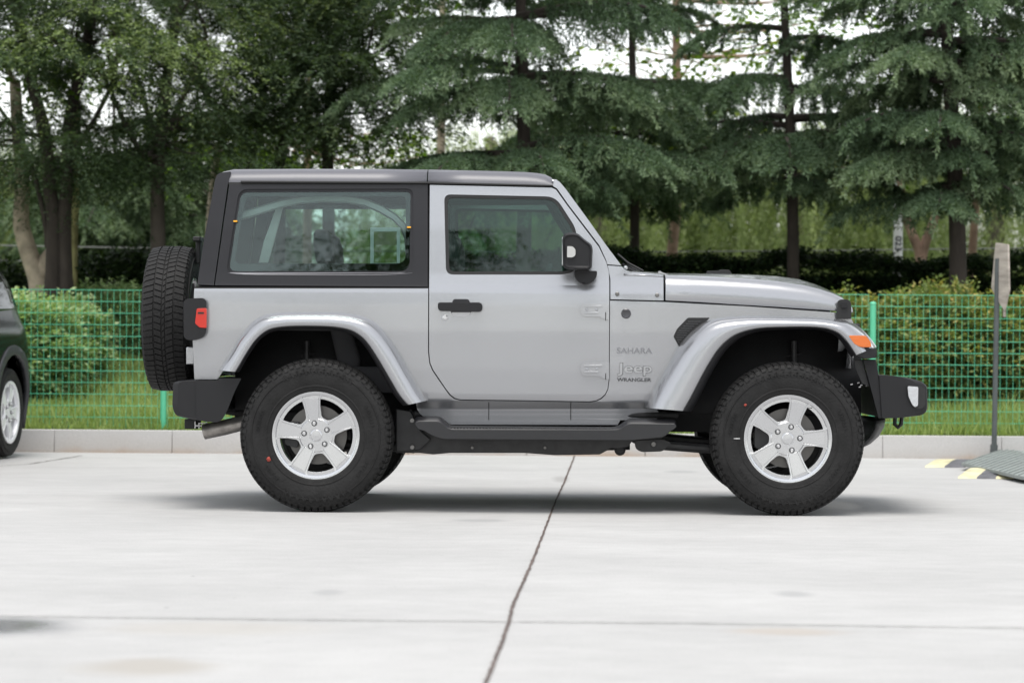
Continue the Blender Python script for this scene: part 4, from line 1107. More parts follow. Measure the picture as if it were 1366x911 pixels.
def broadleaf(name, label, px, Y, stems, pads, lmat, bark, seed, leafL=.044, leafW=.016, spr=100, nl=26, group=None, base_t=.36, tvar=.18, cat="tree", padr=(.38, .66), flat=.16, ln=(.34, .68), voids=None):
    """stems: list of ([(px,py)...], radius_px); pads: list of (px, py, depth offset, radius scale, tint shift)"""
    r = np.random.default_rng(seed)
    root = empty(name, tuple(at(px, Y, terr(max(0, Y-KO.y)))))
    tag(root, label, cat, group)
    O = root.location.copy()
    tb = MB(); joins = []
    for path, rp in stems:
        P = [W(a, b, Y + (c[0] if c else 0)) - O for a, b, *c in path]
        P = catmull(P, 3)
        rad = [max(.012, rp/FPX*D(Y)*(1-.45*i/(len(P)-1))) for i in range(len(P))]
        rad[0] *= 1.15
        tb.tube(P, rad, 12); joins += P[len(P)//2:]
    parts = []
    for (a, b, dy, k, ts) in pads:
        c = W(a, b, Y+dy) - O
        j = min(joins, key=lambda q: (q-c).length + max(0, q.z-c.z)*2)
        m1 = j.lerp(c, .5) + Vector((0, 0, -.12*abs((c-j).length)*.4)) + Vector(r.normal(0, .05, 3))
        tb.tube(catmull([j, m1, c], 4), [.028*k, .024*k, .022*k, .02*k, .017*k, .014*k, .011*k, .008, .006][:9], 5)
        n = int(spr*k*k*.9); R_p = r.uniform(*padr)*k
        ph = r.uniform(0, 2*np.pi, n); rr = np.sqrt(r.uniform(0, 1, n))*R_p
        cc = np.array(c) + np.stack([np.cos(ph)*rr*.85, np.sin(ph)*rr*.85, r.normal(0, flat*R_p*.6, n) - .25*rr**2/R_p], 1)
        dd = np.stack([np.cos(ph), np.sin(ph), r.uniform(-.55, .12, n)], 1) + r.normal(0, .35, (n, 3))
        tt = np.clip(base_t + ts + r.normal(0, tvar*.5, n) , 0, 1)
        parts.append(sprays(r, cc, dd, r.uniform(*ln, n), nl, leafL, leafW, .35, tt))
    tb.build("trunk", bark, root, sharp=60)
    V, F, T = cat_(parts)
    if voids:      # clearings in the canopy where the sky shows
        B = V[::4] + np.array(O); keep = np.ones(len(B), bool)
        wob = .10*np.sin(B[:, 0]*13+B[:, 2]*7)+.10*np.sin(B[:, 2]*17-B[:, 0]*5)
        for (vx, vz, rx, rz_) in voids:
            keep &= ((B[:, 0]-vx)/rx)**2 + ((B[:, 2]-vz)/rz_)**2 > .8 + 3*wob
        hole = np.sin(B[:, 0]*8.1+1.3*np.sin(B[:, 2]*5))*np.sin(B[:, 2]*9.3+1.1*np.sin(B[:, 0]*6+.8)) + .25*np.sin(B[:, 1]*4)
        keep &= hole < .78
        kk = np.repeat(keep, 4); V = V[kk]; T = T[kk]; F = np.arange(len(V)).reshape(-1, 4)
    fast("crown", V, F, lmat, root, T)
    return root

def cedar(name, label, px, Y, rpx, whorls, seed, group, lean=0, top=8.0, base=.46, bark=None):
    """whorls: (py, n branches, length m, tint shift)"""
    r = np.random.default_rng(seed)
    zb = terr(max(0, Y-KO.y))
    root = empty(name, tuple(at(px, Y, zb))); tag(root, label, "tree", group)
    O = np.array(root.location)
    R0 = rpx/FPX*D(Y)
    tb = MB()
    zt = top - zb
    def tp(z): return np.array([lean*z/zt + .03*math.sin(z*1.1), 0, z])
    tb.tube([Vector(tp(z)) for z in np.linspace(-.1, zt, 16)], [R0*(1.25 if i == 0 else 1.05 if i == 1 else 1)*(1-.8*i/15) for i in range(16)], 14)
    c_, d_, l_, t_ = [], [], [], []
    for (py, nb, Lw, ts) in whorls:
        z0 = zpx(py, Y) - zb
        off = r.uniform(0, 6.28)
        for k in range(nb):
            ph = off + 2*np.pi*k/nb + r.uniform(-.35, .35); L_ = Lw*r.uniform(.7, 1.15)
            z1 = z0 + r.uniform(-.12, .12)
            o = np.array([math.cos(ph), math.sin(ph), 0]); sd_ = np.array([-o[1], o[0], 0])
            rise = r.uniform(.03, .16); dr = r.uniform(.18, .36)
            pos = lambda t: tp(z1) + o*L_*t + UP*L_*(rise*t - dr*t*t*t) + sd_*.06*L_*math.sin(3*t+ph)
            tb.tube([Vector(pos(t)) for t in np.linspace(0, 1, 9)], [.028*(1-t)**.8+.005 for t in np.linspace(0, 1, 9)], 5)
            ns = int(15*L_)
            bt = base + ts + r.normal(0, .07)
            for j in range(ns):
                t = .16 + .84*(j+.5)/ns
                for sg in (-1, 1):
                    ll = (.60*(1-t)**.55 + .16)*r.uniform(.7, 1.2)*min(1, L_/1.5)
                    if r.uniform() < .16: continue
                    dd = o*.62 + sg*sd_*.85 + UP*r.uniform(-.08, .10)
                    c_.append(pos(t)); d_.append(dd); l_.append(ll); t_.append(bt)
                    if j % 3 == 0:      # hanging shoots below the plate
                        c_.append(pos(t) + sg*sd_*ll*.4); d_.append(o*.3+sg*sd_*.3-UP*.9); l_.append(ll*.42); t_.append(bt-.05)
            c_.append(pos(.93)); d_.append(o - UP*.5); l_.append(.3); t_.append(bt+.1)
    c = np.array(c_); d = norm(np.array(d_)); ln = np.array(l_); tt = np.array(t_)
    N_ = len(c); nt_ = 15
    t = (np.arange(nt_)+.5)/nt_
    base_ = c[:, None] + d[:, None]*(ln[:, None]*t)[..., None] - UP*(.55*ln[:, None]*t**2)[..., None]
    ax = norm(d[:, None] - UP*(1.1*t)[None, :, None])
    nn = 7
    b = np.repeat(base_.reshape(-1, 3), nn, 0) + r.normal(0, .008, (N_*nt_*nn, 3))
    a = np.repeat(ax.reshape(-1, 3), nn, 0)
    ld = norm(a*.75 + r.normal(0, .62, a.shape) + UP*.12)
    wd = norm(np.cross(ld, r.normal(0, 1, a.shape)))
    Ls = r.uniform(.035, .062, len(b)); Ws = r.uniform(.0045, .0075, len(b))
    V, F = leaves(b, ld, wd, Ls, Ws)
    T = np.clip(np.repeat((tt[:, None] + .30*(t-.4)[None, :] + r.normal(0, .07, (N_, nt_))).ravel(), nn*4), 0, 1)
    # twigs
    tb.build("trunk", bark or BARKD, root, sharp=60)
    tw = np.stack([c, c + d*ln[:, None]*.5 - UP*(.14*ln)[:, None]], 1)
    s2 = norm(np.cross(d, UP)+1e-6)*.004
    tv = np.stack([tw[:, 0]-s2, tw[:, 0]+s2, tw[:, 1]+s2*.4, tw[:, 1]-s2*.4], 1).reshape(-1, 3)
    fast("crown", V, F, LC, root, T)
    fast("twigs", tv, np.arange(len(tv)).reshape(-1, 4), bark or BARKD, root)
    return root

def willow(name, label, px, Y, seed, ztop, zbot, wid, group, n=330, tb_=.45):
    r = np.random.default_rng(seed); zb = terr(max(0, Y-KO.y))
    root = empty(name, tuple(at(px, Y, zb))); tag(root, label, "tree", group)
    tr = MB()
    tr.tube([Vector((0, 0, -.1)), Vector((.1, 0, 1.5)), Vector((0, 0, 3.0)), Vector((-.1, 0, ztop-zb-.5))], [.19, .15, .12, .05], 10)
    for k in range(9):
        ph = k*.7; tr.tube([Vector((0, 0, 2.4+.1*k)), Vector((math.cos(ph)*wid*.4, math.sin(ph)*wid*.4, ztop-zb-.9)), Vector((math.cos(ph)*wid*.8, math.sin(ph)*wid*.7, ztop-zb-.8))], [.07, .04, .015], 6)
    tr.build("trunk", BARKG, root)
    ph = r.uniform(0, 2*np.pi, n); rad = np.sqrt(r.uniform(.02, 1, n))*wid
    x = np.cos(ph)*rad; y = np.sin(ph)*rad*.7
    zt = (ztop-zb)*np.sqrt(np.clip(1-.55*(rad/wid)**2, .1, 1)) + r.normal(0, .25, n)
    zl = np.maximum(zbot-zb + r.uniform(-.3, 1.6, n)*1.0, .3)
    zl = np.minimum(zl, zt-.6)
    m_ = 46
    t = np.linspace(0, 1, m_)
    sway = r.normal(0, .16, (n, 2))
    P = np.stack([x[:, None]+sway[:, :1]*t**1.5 + .03*np.sin(9*t+ph[:, None]), y[:, None]+sway[:, 1:]*t**1.5, zt[:, None]+(zl-zt)[:, None]*t], -1)
    b = np.repeat(P.reshape(-1, 3), 4, 0) + r.normal(0, .03, (n*m_*4, 3))
    ld = norm(r.normal(0, .5, b.shape) - UP*.9); wd = norm(np.cross(ld, r.normal(0, 1, b.shape)))
    V, F = leaves(b, ld, wd, r.uniform(.06, .11, len(b)), r.uniform(.005, .010, len(b)))
    T = np.clip(np.repeat(np.repeat(tb_ + r.normal(0, .2, n), m_*4) + r.normal(0, .06, len(b)), 4), 0, 1)
    fast("crown", V, F, LW, root, T)
    return root

def shrub(name, label, px, Y, zt, w_, dp, lmat, seed, n=5200, lL=.05, lW=.026, group=None, base=.45, tips=0, cat="shrub", x=None, zb=None):
    r = np.random.default_rng(seed); z0 = terr(max(0, Y-KO.y)) if zb is None else zb
    root = empty(name, tuple(at(px, Y, z0))); tag(root, label, cat, group)
    h = zt - z0
    st = MB()
    for k in range(7):
        a = k*.9; st.tube([Vector((math.cos(a)*.06, math.sin(a)*.06, -.05)), Vector((math.cos(a)*w_*.22, math.sin(a)*dp*.2, h*.45)), Vector((math.cos(a)*w_*.4, math.sin(a)*dp*.4, h*.8))], [.014, .011, .005], 5)
    st.build("stems", BARKG, root)
    # lumpy ellipsoid shell + interior
    u = norm(r.normal(0, 1, (n, 3))); ph = np.arctan2(u[:, 1], u[:, 0])
    lump = 1 + .13*np.sin(3*ph+seed) + .12*np.sin(5*u[:, 2]*2+2*ph+seed*1.7) + .08*np.sin(9*ph+7*u[:, 2])
    rad = (r.uniform(.35, 1, n)**.33)*lump
    c = np.stack([u[:, 0]*rad*w_*.5, u[:, 1]*rad*dp*.5, h*.52 + u[:, 2]*rad*h*.50], 1); c[:, 2] = np.abs(c[:, 2])
    d = u + r.normal(0, .5, u.shape) + UP*.35
    tt = np.clip(base + .12*np.sin(4*ph+seed) + r.normal(0, .16, n), 0, 1)
    parts = [sprays(r, c, d, r.uniform(.08, .2, n), 6, lL, lW, .2, tt)]
    if tips:
        c2 = np.stack([r.uniform(-.45, .45, tips)*w_, r.uniform(-.3, .3, tips)*dp, np.full(tips, h*.93)], 1); c2[:, 2] -= .25*h*(2*c2[:, 0]/w_)**2*.6
        parts.append(sprays(r, c2, np.stack([r.normal(0, .35, tips), r.normal(0, .2, tips), np.ones(tips)], 1), r.uniform(.10, .26, tips), 12, lL, lW, .05, np.clip(r.normal(base+.35, .1, tips), 0, 1)))
    V, F, T = cat_(parts)
    fast("foliage", V, F, lmat, root, T)
    return root

# ================================================================== TREES
Yk = KO.y
# left: elm-like trees with layered sprays
def padgrid(seed, x0, x1, y0, y1, n, dy=1.3, tlight=.12, skip=(), k=(.75, 1.15)):
    r = np.random.default_rng(seed); out = []
    tries = 0
    while len(out) < n and tries < n*40:
        tries += 1
        a, b = r.uniform(x0, x1), r.uniform(y0, y1)
        if any((a-sx_)**2/(rx*rx)+(b-sy_)**2/(ry*ry) < 1 for sx_, sy_, rx, ry in skip): continue
        if any((a-q[0])**2/34**2+(b-q[1])**2/20**2 < 1 for q in out): continue
        out.append((a, b, r.uniform(-dy, dy), r.uniform(*k), (.42 if r.uniform() < tlight else r.normal(0, .08))))
    return out
GAPS = [(162, 83, 22, 24), (26, 132, 30, 26), (72, 140, 15, 16), (123, 88, 12, 10), (136, 136, 24, 22), (20, 197, 24, 18), (112, 127, 9, 9), (290, 44, 24, 15), (386, 35, 14, 9), (281, 92, 12, 9), (246, 118, 10, 8), (330, 30, 9, 8), (350, 175, 9, 8), (470, 150, 16, 8), (240, 165, 9, 7), (60, 60, 10, 8), (205, 20, 12, 8), (110, 215, 8, 8), (500, 60, 14, 9), (425, 110, 9, 7)]
YG = KO.y + 5.2
VOIDS = [(W(a, b, YG).x, W(a, b, YG).z, rx/FPX*D(YG)*1.25, rz_/FPX*D(YG)*1.25) for a, b, rx, rz_ in GAPS]
GR = "dark broadleaf trees behind the fence"
broadleaf("broadleaf_tree", "twin-trunked dark broadleaf tree nearest the left edge, behind the black car", 78, Yk+4.6,
    [([(70,392),(72,300),(66,250),(60,180),(40,100),(20,0),(5,-60)], 11), ([(88,392),(86,300),(90,230),(92,160),(110,90),(125,0),(135,-60)], 10), ([(64,330),(58,285),(40,215),(10,160),(-20,120)], 4), ([(92,210),(120,170),(150,110),(160,60)], 4)],
    padgrid(11, -70, 165, -80, 222, 58, skip=GAPS) + [(22,238,-.3,.6,0),(118,228,.2,.6,0),(15,75,-1.5,.9,.1),(100,30,-1.6,.9,.45),(60,45,-1.5,.8,.3),(140,55,-1.7,.8,.0)], LZ, BARKD, 21, group=GR, spr=95, voids=VOIDS)
broadleaf("broadleaf_tree", "single straight dark trunk broadleaf tree left of the spare wheel", 211, Yk+4.9,
    [([(211,420),(211,330),(210,260),(213,190),(222,110),(235,20),(240,-60)], 11), ([(208,250),(185,200),(160,150),(140,105)], 4.5), ([(214,200),(190,130),(175,60),(170,0)], 4), ([(216,180),(250,120),(275,50)], 4)],
    padgrid(12, 120, 300, -80, 212, 42, skip=GAPS) + [(178,222,-.3,.7,-.05),(240,225,-.5,.6,-.08),(150,40,-1.6,.8,.35),(200,50,-1.8,1.0,.40),(250,62,-1.8,.8,.42)], LZ, BARKG, 22, group=GR, spr=95, voids=VOIDS)
broadleaf("broadleaf_tree", "slim dark forked broadleaf tree above the back of the car roof", 332, Yk+6.6,
    [([(333,420),(333,260),(333,210),(322,180),(296,150),(270,120)], 7), ([(333,215),(345,180),(352,120),(350,0)], 5)],
    padgrid(13, 265, 385, -80, 185, 24, skip=GAPS) + [(345,20,-1.5,.9,.42),(365,35,-1.5,.8,.36),(310,60,-1.2,.8,.1)], LZ, BARKD, 23, group=GR, spr=95, voids=VOIDS)
broadleaf("broadleaf_tree", "dark broadleaf tree with trunk over the quarter window, left of its neighbour", 373, Yk+6.0,
    [([(373,420),(373,260),(374,205),(384,170),(392,90),(400,-40)], 8.5), ([(373,215),(358,235),(352,260)], 4)],
    padgrid(14, 330, 445, -80, 175, 30) + [(390,60,-1.4,.9,.15),(410,120,-1.2,.9,.05)], LZ, BARKD, 24, group=GR, spr=95, voids=VOIDS)
broadleaf("broadleaf_tree", "dark broadleaf tree whose trunk stands closest to the left big cedar", 438, Yk+5.6,
    [([(439,420),(438,260),(437,190),(440,130),(450,40),(455,-60)], 9), ([(436,200),(415,165),(402,130)], 4), ([(440,170),(470,130),(490,80)], 4)],
    padgrid(15, 400, 530, -80, 170, 34) + [(470,190,.2,.6,0),(440,75,-1.4,1.0,.1),(480,100,-1.0,.8,.0),(500,25,-1.2,.9,-.05)], LZ, BARKD, 25, group=GR, spr=95, voids=VOIDS)

# cedars
CG = "tall cedars with drooping layered branches"
cedar("cedar_tree", "large cedar rising behind the front door, straight dark trunk", 694, Yk+3.9, 12,
    [(246,5,1.1,-.08),(214,8,1.7,.02),(118,7,1.5,.05),(100,4,1.6,.08),(28,7,1.6,.04),(-50,7,1.6,0),(-140,6,1.4,0),(-240,6,1.1,0),(-330,5,.8,0)], 31, CG, top=7.4)
cedar("cedar_tree", "slimmer cedar behind the bonnet, bare trunk against bright sky", 1057, Yk+4.6, 9.5,
    [(238,5,1.1,.0),(200,6,1.3,.03),(168,7,1.3,.08),(110,4,1.3,-.10),(40,3,1.0,-.10),(-30,4,.8,-.1),(-120,5,.8,0),(-240,5,.6,0)], 32, CG, top=7.0, lean=-.15)
cedar("cedar_tree", "broad silvery-green cedar at the right edge with drooping tiers", 1279, Yk+3.4, 13.5,
    [(255,5,1.0,.04),(196,8,1.2,.08),(150,6,1.2,-.02),(92,9,1.25,.20),(40,6,1.1,-.04),(-12,7,1.3,.06),(-80,6,1.3,0),(-170,6,1.2,0),(-260,5,1.0,0),(-340,5,.8,0)], 33, CG, top=7.4, lean=-.25)
cedar("cedar_tree", "dark cedar between the two left-hand big cedars", 842, Yk+7.5, 8,
    [(250,5,1.1,-.15),(212,6,1.4,-.12),(165,5,1.3,-.1),(122,6,1.3,-.08),(-5,6,1.2,-.1),(-90,5,1.1,0),(-170,5,1,0)], 34, CG, top=6.8)
cedar("cedar_tree", "dark cedar at the far right corner behind the sign", 1400, Yk+6.5, 9,
    [(225,6,1.2,-.12),(150,6,1.3,-.1),(60,6,1.3,-.1),(-40,6,1.2,-.1),(-120,6,1.1,0)], 35, CG, top=6.8)
cedar("cedar_tree", "low soft cedar far behind, between the twin trunk and the straight trunk", 150, Yk+12, 6,
    [(378,8,1.3,.02),(350,8,1.5,.0),(320,8,1.6,.05),(285,8,1.7,.12),(262,7,1.6,.16),(230,6,1.4,.08)], 36, CG, top=4.4, base=.45)
cedar("cedar_tree", "low soft cedar far behind the spare wheel, sky showing under it", 262, Yk+12.5, 6,
    [(352,8,1.2,.0),(318,8,1.5,.1),(300,7,1.4,.1),(262,8,1.5,.12),(240,7,1.3,.1),(205,7,1.3,.08),(170,6,1.1,0)], 37, CG, top=5.2, base=.45)

# pale-barked trees standing farther back, open leafy crowns
PG = "pale barked trees in the back row"
broadleaf("pale_tree", "kinked pale trunk tree at the left edge beside the twin dark trunks", 50, Yk+5.6, [([(52,395),(50,372),(33,320),(28,290),(30,240),(24,180),(20,110)], 14), ([(50,375),(62,345),(74,330)], 12)],
    padgrid(41, -30, 20, 40, 100, 3), LB, BARKP, 51, group=PG, leafL=.09, leafW=.06, spr=22, nl=10)
broadleaf("pale_tree", "yellowish mottled trunk tree right behind the twin dark trunks", 97, Yk+5.6, [([(95,400),(96,330),(99,270),(101,225),(104,150)], 9)],
    padgrid(42, 80, 110, 30, 100, 3), LB, BARKO, 52, group=PG, leafL=.09, leafW=.06, spr=22, nl=10)
broadleaf("pale_tree", "slender leaning pale trunk tree at the rear top corner of the car", 282, Yk+8, [([(280,400),(280,310),(284,250),(290,205),(298,165),(300,120)], 6.5)],
    padgrid(43, 255, 340, 150, 215, 8, k=(.5, .8)), LB, BARKP, 53, group=PG, leafL=.09, leafW=.06, spr=26, nl=10, base_t=.6)
broadleaf("pale_tree", "brownish trunk tree seen over the hardtop between two dark trunks", 410, Yk+9, [([(410,420),(410,260),(411,200),(412,140),(415,60)], 6.5)],
    padgrid(44, 470, 560, 170, 215, 9, k=(.5, .8)) + padgrid(47, 350, 460, 170, 215, 7, k=(.4, .7)), LB, BARKR, 54, group=PG, leafL=.09, leafW=.06, spr=30, nl=10, base_t=.6)
broadleaf("pale_tree", "tan trunk tree glimpsed above the roof beside the left cedar", 590, Yk+9, [([(588,420),(588,200),(590,90),(590,40),(592,-40)], 6.5)],
    padgrid(45, 530, 620, 50, 90, 6, k=(.5, .7)) + padgrid(48, 520, 660, -90, 10, 8), LB, BARKP, 55, group=PG, leafL=.09, leafW=.06, spr=20, nl=10, base_t=.5)
broadleaf("pale_tree", "tan trunk tree in the bright sky gap over the windscreen", 899, Yk+9, [([(893,420),(896,345),(903,260),(903,150),(902,40),(900,-60)], 8)],
    padgrid(46, 780, 1010, 50, 95, 12, k=(.35, .6), tlight=.3) + padgrid(49, 820, 1000, 130, 190, 12, k=(.4, .7)) + padgrid(50, 960, 1140, -60, 70, 16, k=(.5, .9)), LB, BARKR, 56, group=PG, leafL=.085, leafW=.06, spr=24, nl=10, base_t=.5)
broadleaf("pale_tree", "pinkish trunk tree just right of the right-hand cedar trunk", 1301, Yk+7.5, [([(1296,400),(1296,360),(1299,310),(1303,250),(1304,150)], 7)],
    padgrid(57, 1300, 1400, 20, 215, 20, k=(.5, .9)), LB, BARKR, 57, group=PG, leafL=.085, leafW=.055, spr=30, nl=10, base_t=.35)
broadleaf("pale_tree", "stubby forked pale trunk tree between white pole and right cedar", 1230, Yk+7.3, [([(1228,400),(1228,355),(1226,335),(1216,310),(1206,280),(1200,230)], 8.5), ([(1228,350),(1234,325),(1243,302),(1252,280),(1262,250)], 7.5)],
    padgrid(58, 1150, 1290, 30, 180, 12, k=(.5, .8)), LB, BARKR, 58, group=PG, leafL=.085, leafW=.055, spr=24, nl=10, base_t=.3)

# willows: pale hanging foliage
WG = "pale green willows in the background"
for i, (px, Yo, zt, zbm, wd_, lab, tb_) in enumerate([
    (790, 20, 4.6, .6, 2.3, "pale willow seen just ahead of the windscreen pillar", .5),
    (930, 21, 4.3, .6, 2.2, "pale willow behind the bonnet, left of the slim cedar trunk", .5),
    (1060, 20, 4.4, .6, 2.2, "pale willow directly behind the slim cedar trunk", .4),
    (1180, 22, 4.4, .6, 2.3, "pale willow behind the white pole", .4),
    (1320, 20, 4.8, .6, 2.4, "pale willow behind the board sign", .42),
    (650, 21, 4.2, .6, 2.3, "pale willow hidden largely by the car, seen through its door glass", .5),
    (-30, 20, 4.0, .6, 2.0, "greyish willow at the far left edge", .3)]):
    willow("willow_tree", lab, px, Yk+Yo, 70+i, zt, zbm, wd_, WG, tb_=tb_)

# far mass of woodland
r = np.random.default_rng(5); n = 9000
c = np.stack([r.uniform(-22, 22, n), r.uniform(Yk+36, Yk+42, n), .4+r.uniform(0, 1, n)**1.2*(3.0)], 1)
c[:, 2] *= 1 + .18*np.sin(c[:, 0]*1.1) + .1*np.sin(c[:, 0]*2.7)
d = r.normal(0, 1, (n, 3)) + UP*.2
V, F, T = sprays(r, c, d, r.uniform(.4, .8, n), 14, .16, .09, .4, np.clip(r.normal(.4, .2, n), 0, 1))
tag(fast("distant_woods", V, F, LF, None, T), "hazy mass of distant woodland beyond the willows", "woodland", kind="stuff")

# the tree row behind the photographer (seen only as reflections in the car)
def copy_tree(o, parent=None):
    c = o.copy(); COL.objects.link(c)
    if parent: c.parent = parent
    for ch in list(o.children): copy_tree(ch, c)
    return c
SRC = [o for o in bpy.data.objects if o.name.startswith("broadleaf_tree") and o.type == 'EMPTY']
for i in range(8):
    o = copy_tree(SRC[i % len(SRC)]); o.location = (-28 + i*8 + (i % 3), -31 - (i % 2)*3, 0); o.scale = (2.3, 2.0, 2.2); o.rotation_euler = (0, 0, 2.4 + i)
    o["label"] = "big broadleaf tree behind the photographer, number %s of the row from the left" % ("first second third fourth fifth sixth seventh eighth".split()[i]); o["group"] = "tree row behind the photographer"

# trees continuing the rows beyond both edges of the picture
def row_copy(src, xs, lab, grp):
    for i, (x, y) in enumerate(xs):
        o = copy_tree(bpy.data.objects[src]); o.location = (x, Yk+y, terr(y)); o.rotation_euler = (0, 0, 1.3+1.9*i); o["label"] = lab % ("nearest the picture's edge", "second beyond the picture's edge", "farthest beyond the picture's edge")[i]; o["group"] = grp
row_copy("cedar_tree", [(9.5, 3.8), (13.0, 4.6), (17.0, 4.2)], "tall cedar to the right, %s", CG)
row_copy("broadleaf_tree.001", [(-8.6, 4.8), (-11.8, 5.4), (-15.2, 4.8)], "dark broadleaf tree to the left, %s", GR)
row_copy("willow_tree", [(10.5, 20), (15.5, 21), (21, 20)], "pale willow to the right, %s", WG)
row_copy("willow_tree.001", [(-9, 20), (-14, 21), (-20, 20)], "pale willow to the left, %s", WG)

# hedges and shrubs
def hedge(name, label, px0, px1, Y, zt, dp, seed, n, lmat=None):
    r = np.random.default_rng(seed); a = at(px0, Y, 0); b = at(px1, Y, 0); Ln = b.x-a.x; zb = terr(Y-KO.y)
    root = empty(name, ((a.x+b.x)/2, Y, zb)); tag(root, label, "hedge")
    h = zt-zb; N3 = n//10
    x = r.uniform(-Ln/2, Ln/2, n)
    f = r.uniform(0, 1, n)
    y = np.where(f < .55, -dp/2 + r.normal(0, .05, n), r.uniform(-dp/2, dp/2, n)); z = np.where(f < .55, r.uniform(.05, 1, n)*h, h + r.normal(0, .03, n) + .04*np.sin(x*3.1) + .03*np.sin(x*7.7))
    z = np.where(f > .9, r.uniform(0, 1, n)*h, z)
    c = np.stack([x, y, z], 1); d = np.stack([r.normal(0, .6, n), -r.uniform(.2, 1, n), r.uniform(.0, 1, n)], 1)
    V, F, T = sprays(r, c, d, r.uniform(.06, .14, n), 6, .042, .024, .2, np.clip(r.normal(.45, .22, n), 0, 1))
    fast("foliage", V, F, lmat or LH, root, T)
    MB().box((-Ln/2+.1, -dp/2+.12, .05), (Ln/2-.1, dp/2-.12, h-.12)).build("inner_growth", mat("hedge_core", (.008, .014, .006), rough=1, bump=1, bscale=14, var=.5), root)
hedge("hedge", "long dark green clipped hedge behind the bonnet and the right fence", 560, 1480, Yk+5.2, zpx(350, Yk+5.2), .9, 81, 22000)
SG = "green shrubs behind the left fence"
for i, (px, Yo, pyt, w_, lab, lm, bs) in enumerate([
    (22, 2.2, 414, .95, "leafy green shrub at the left, partly hidden by the black car", LS, .52),
    (78, 3.0, 416, .78, "leafy green shrub below the twin dark trunks", LS, .50),
    (150, 4.9, 400, .95, "green shrub midway between the black car and the spare wheel", LS, .38),
    (215, 4.6, 400, .9, "green shrub directly behind the spare wheel", LS, .40),
    (300, 4.4, 386, 1.0, "green shrub hidden behind the rear bumper", LS, .4)]):
    shrub("shrub", lab, px, Yk+Yo, zpx(pyt, Yk+Yo), w_, .9, lm, 90+i, n=5200, base=bs+.08, group=SG, lL=.046, lW=.026, tips=26)
DG = "dark undergrowth shrubs beneath the left trees"
for i, (px, Yo, pyt, w_, lab) in enumerate([
    (-10, 6.9, 366, 1.0, "dark low shrub behind the kinked pale trunk"),
    (125, 7.0, 362, 1.3, "dark low shrub between twin trunk and straight trunk"),
    (180, 5.8, 352, 1.0, "dark low shrub against the straight trunk's left side"),
    (262, 7.0, 350, 1.3, "dark low shrub right of the straight trunk")]):
    shrub("dark_shrub", lab, px, Yk+Yo, zpx(pyt, Yk+Yo), w_, .9, LH, 120+i, n=2600, base=.62, group=DG, lL=.06, lW=.034)
RG = "shrubs with yellow and red shoots behind the right fence"
for i, (px, Yo, pyt, w_, lab) in enumerate([
    (1120, 2.3, 408, .9, "reddish-tipped shrub partly behind the front of the car"),
    (1192, 2.2, 408, .95, "reddish-tipped shrub left of the tallest one"),
    (1258, 2.4, 392, 1.05, "tallest reddish-tipped shrub, right of the front bumper"),
    (1318, 2.3, 412, .85, "reddish-tipped shrub behind the sign post"),
    (1385, 2.2, 402, .95, "reddish-tipped shrub cut by the right edge")]):
    shrub("shrub", lab, px, Yk+Yo, zpx(pyt, Yk+Yo), w_, .9, LP, 100+i, n=3600, base=.42, group=RG, tips=46, lL=.046, lW=.028)
for i, px in enumerate((480, 640, 800, 960)):
    shrub("shrub", ["green shrub hidden behind the rear wheel", "green shrub hidden behind the door", "green shrub hidden behind the lower fender", "green shrub hidden behind the front wheel"][i], px, Yk+2.6, zpx(400, Yk+2.6), 1.0, .8, LS, 140+i, n=1800)

# grass
r = np.random.default_rng(9); n = 190000
s = r.uniform(-1, 1, n); s = np.sign(s)*np.abs(s)**1.25*10.5; t = .16 + r.uniform(0, 1, n)**1.35*7.5
keep = ~((np.abs(s-.2) < 2.2) & (t > .8) & (r.uniform(0, 1, n) < .7)); s, t = s[keep], t[keep]; n = len(s)
zz = np.interp(t, [0, .15, .3, 2.0, 4.5, 8, 100], [.14, .155, .17, .36, .72, .84, .88]) - .01
b = np.array(KO)[None] + np.array(kd)[None]*s[:, None] + np.array(kn)[None]*t[:, None]; b[:, 2] = zz
patch = .5+.5*np.sin(s*1.9+1.2*np.sin(t*2.1))*np.sin(t*2.7+s*.7)
L_ = r.uniform(.05, .12, n)*(1+.5*patch); L_ = np.where((s > 3.3) & (t < .9), L_*1.35, L_)
tall = r.uniform(0, 1, n) < .006; L_ = np.where(tall, L_*2.4, L_)
d = norm(r.normal(0, .38, (n, 3)) + UP); wd = norm(np.cross(d, r.normal(0, 1, (n, 3))))
V, F = leaves(b, d, wd, L_, r.uniform(.0035, .006, n))
T = np.repeat(np.clip(.38 + .28*patch + r.normal(0, .17, n), 0, 1), 4)
tag(fast("grass", V, F, LG, None, T), "bright green grass growing on the slope behind the kerb", "grass", kind="stuff")

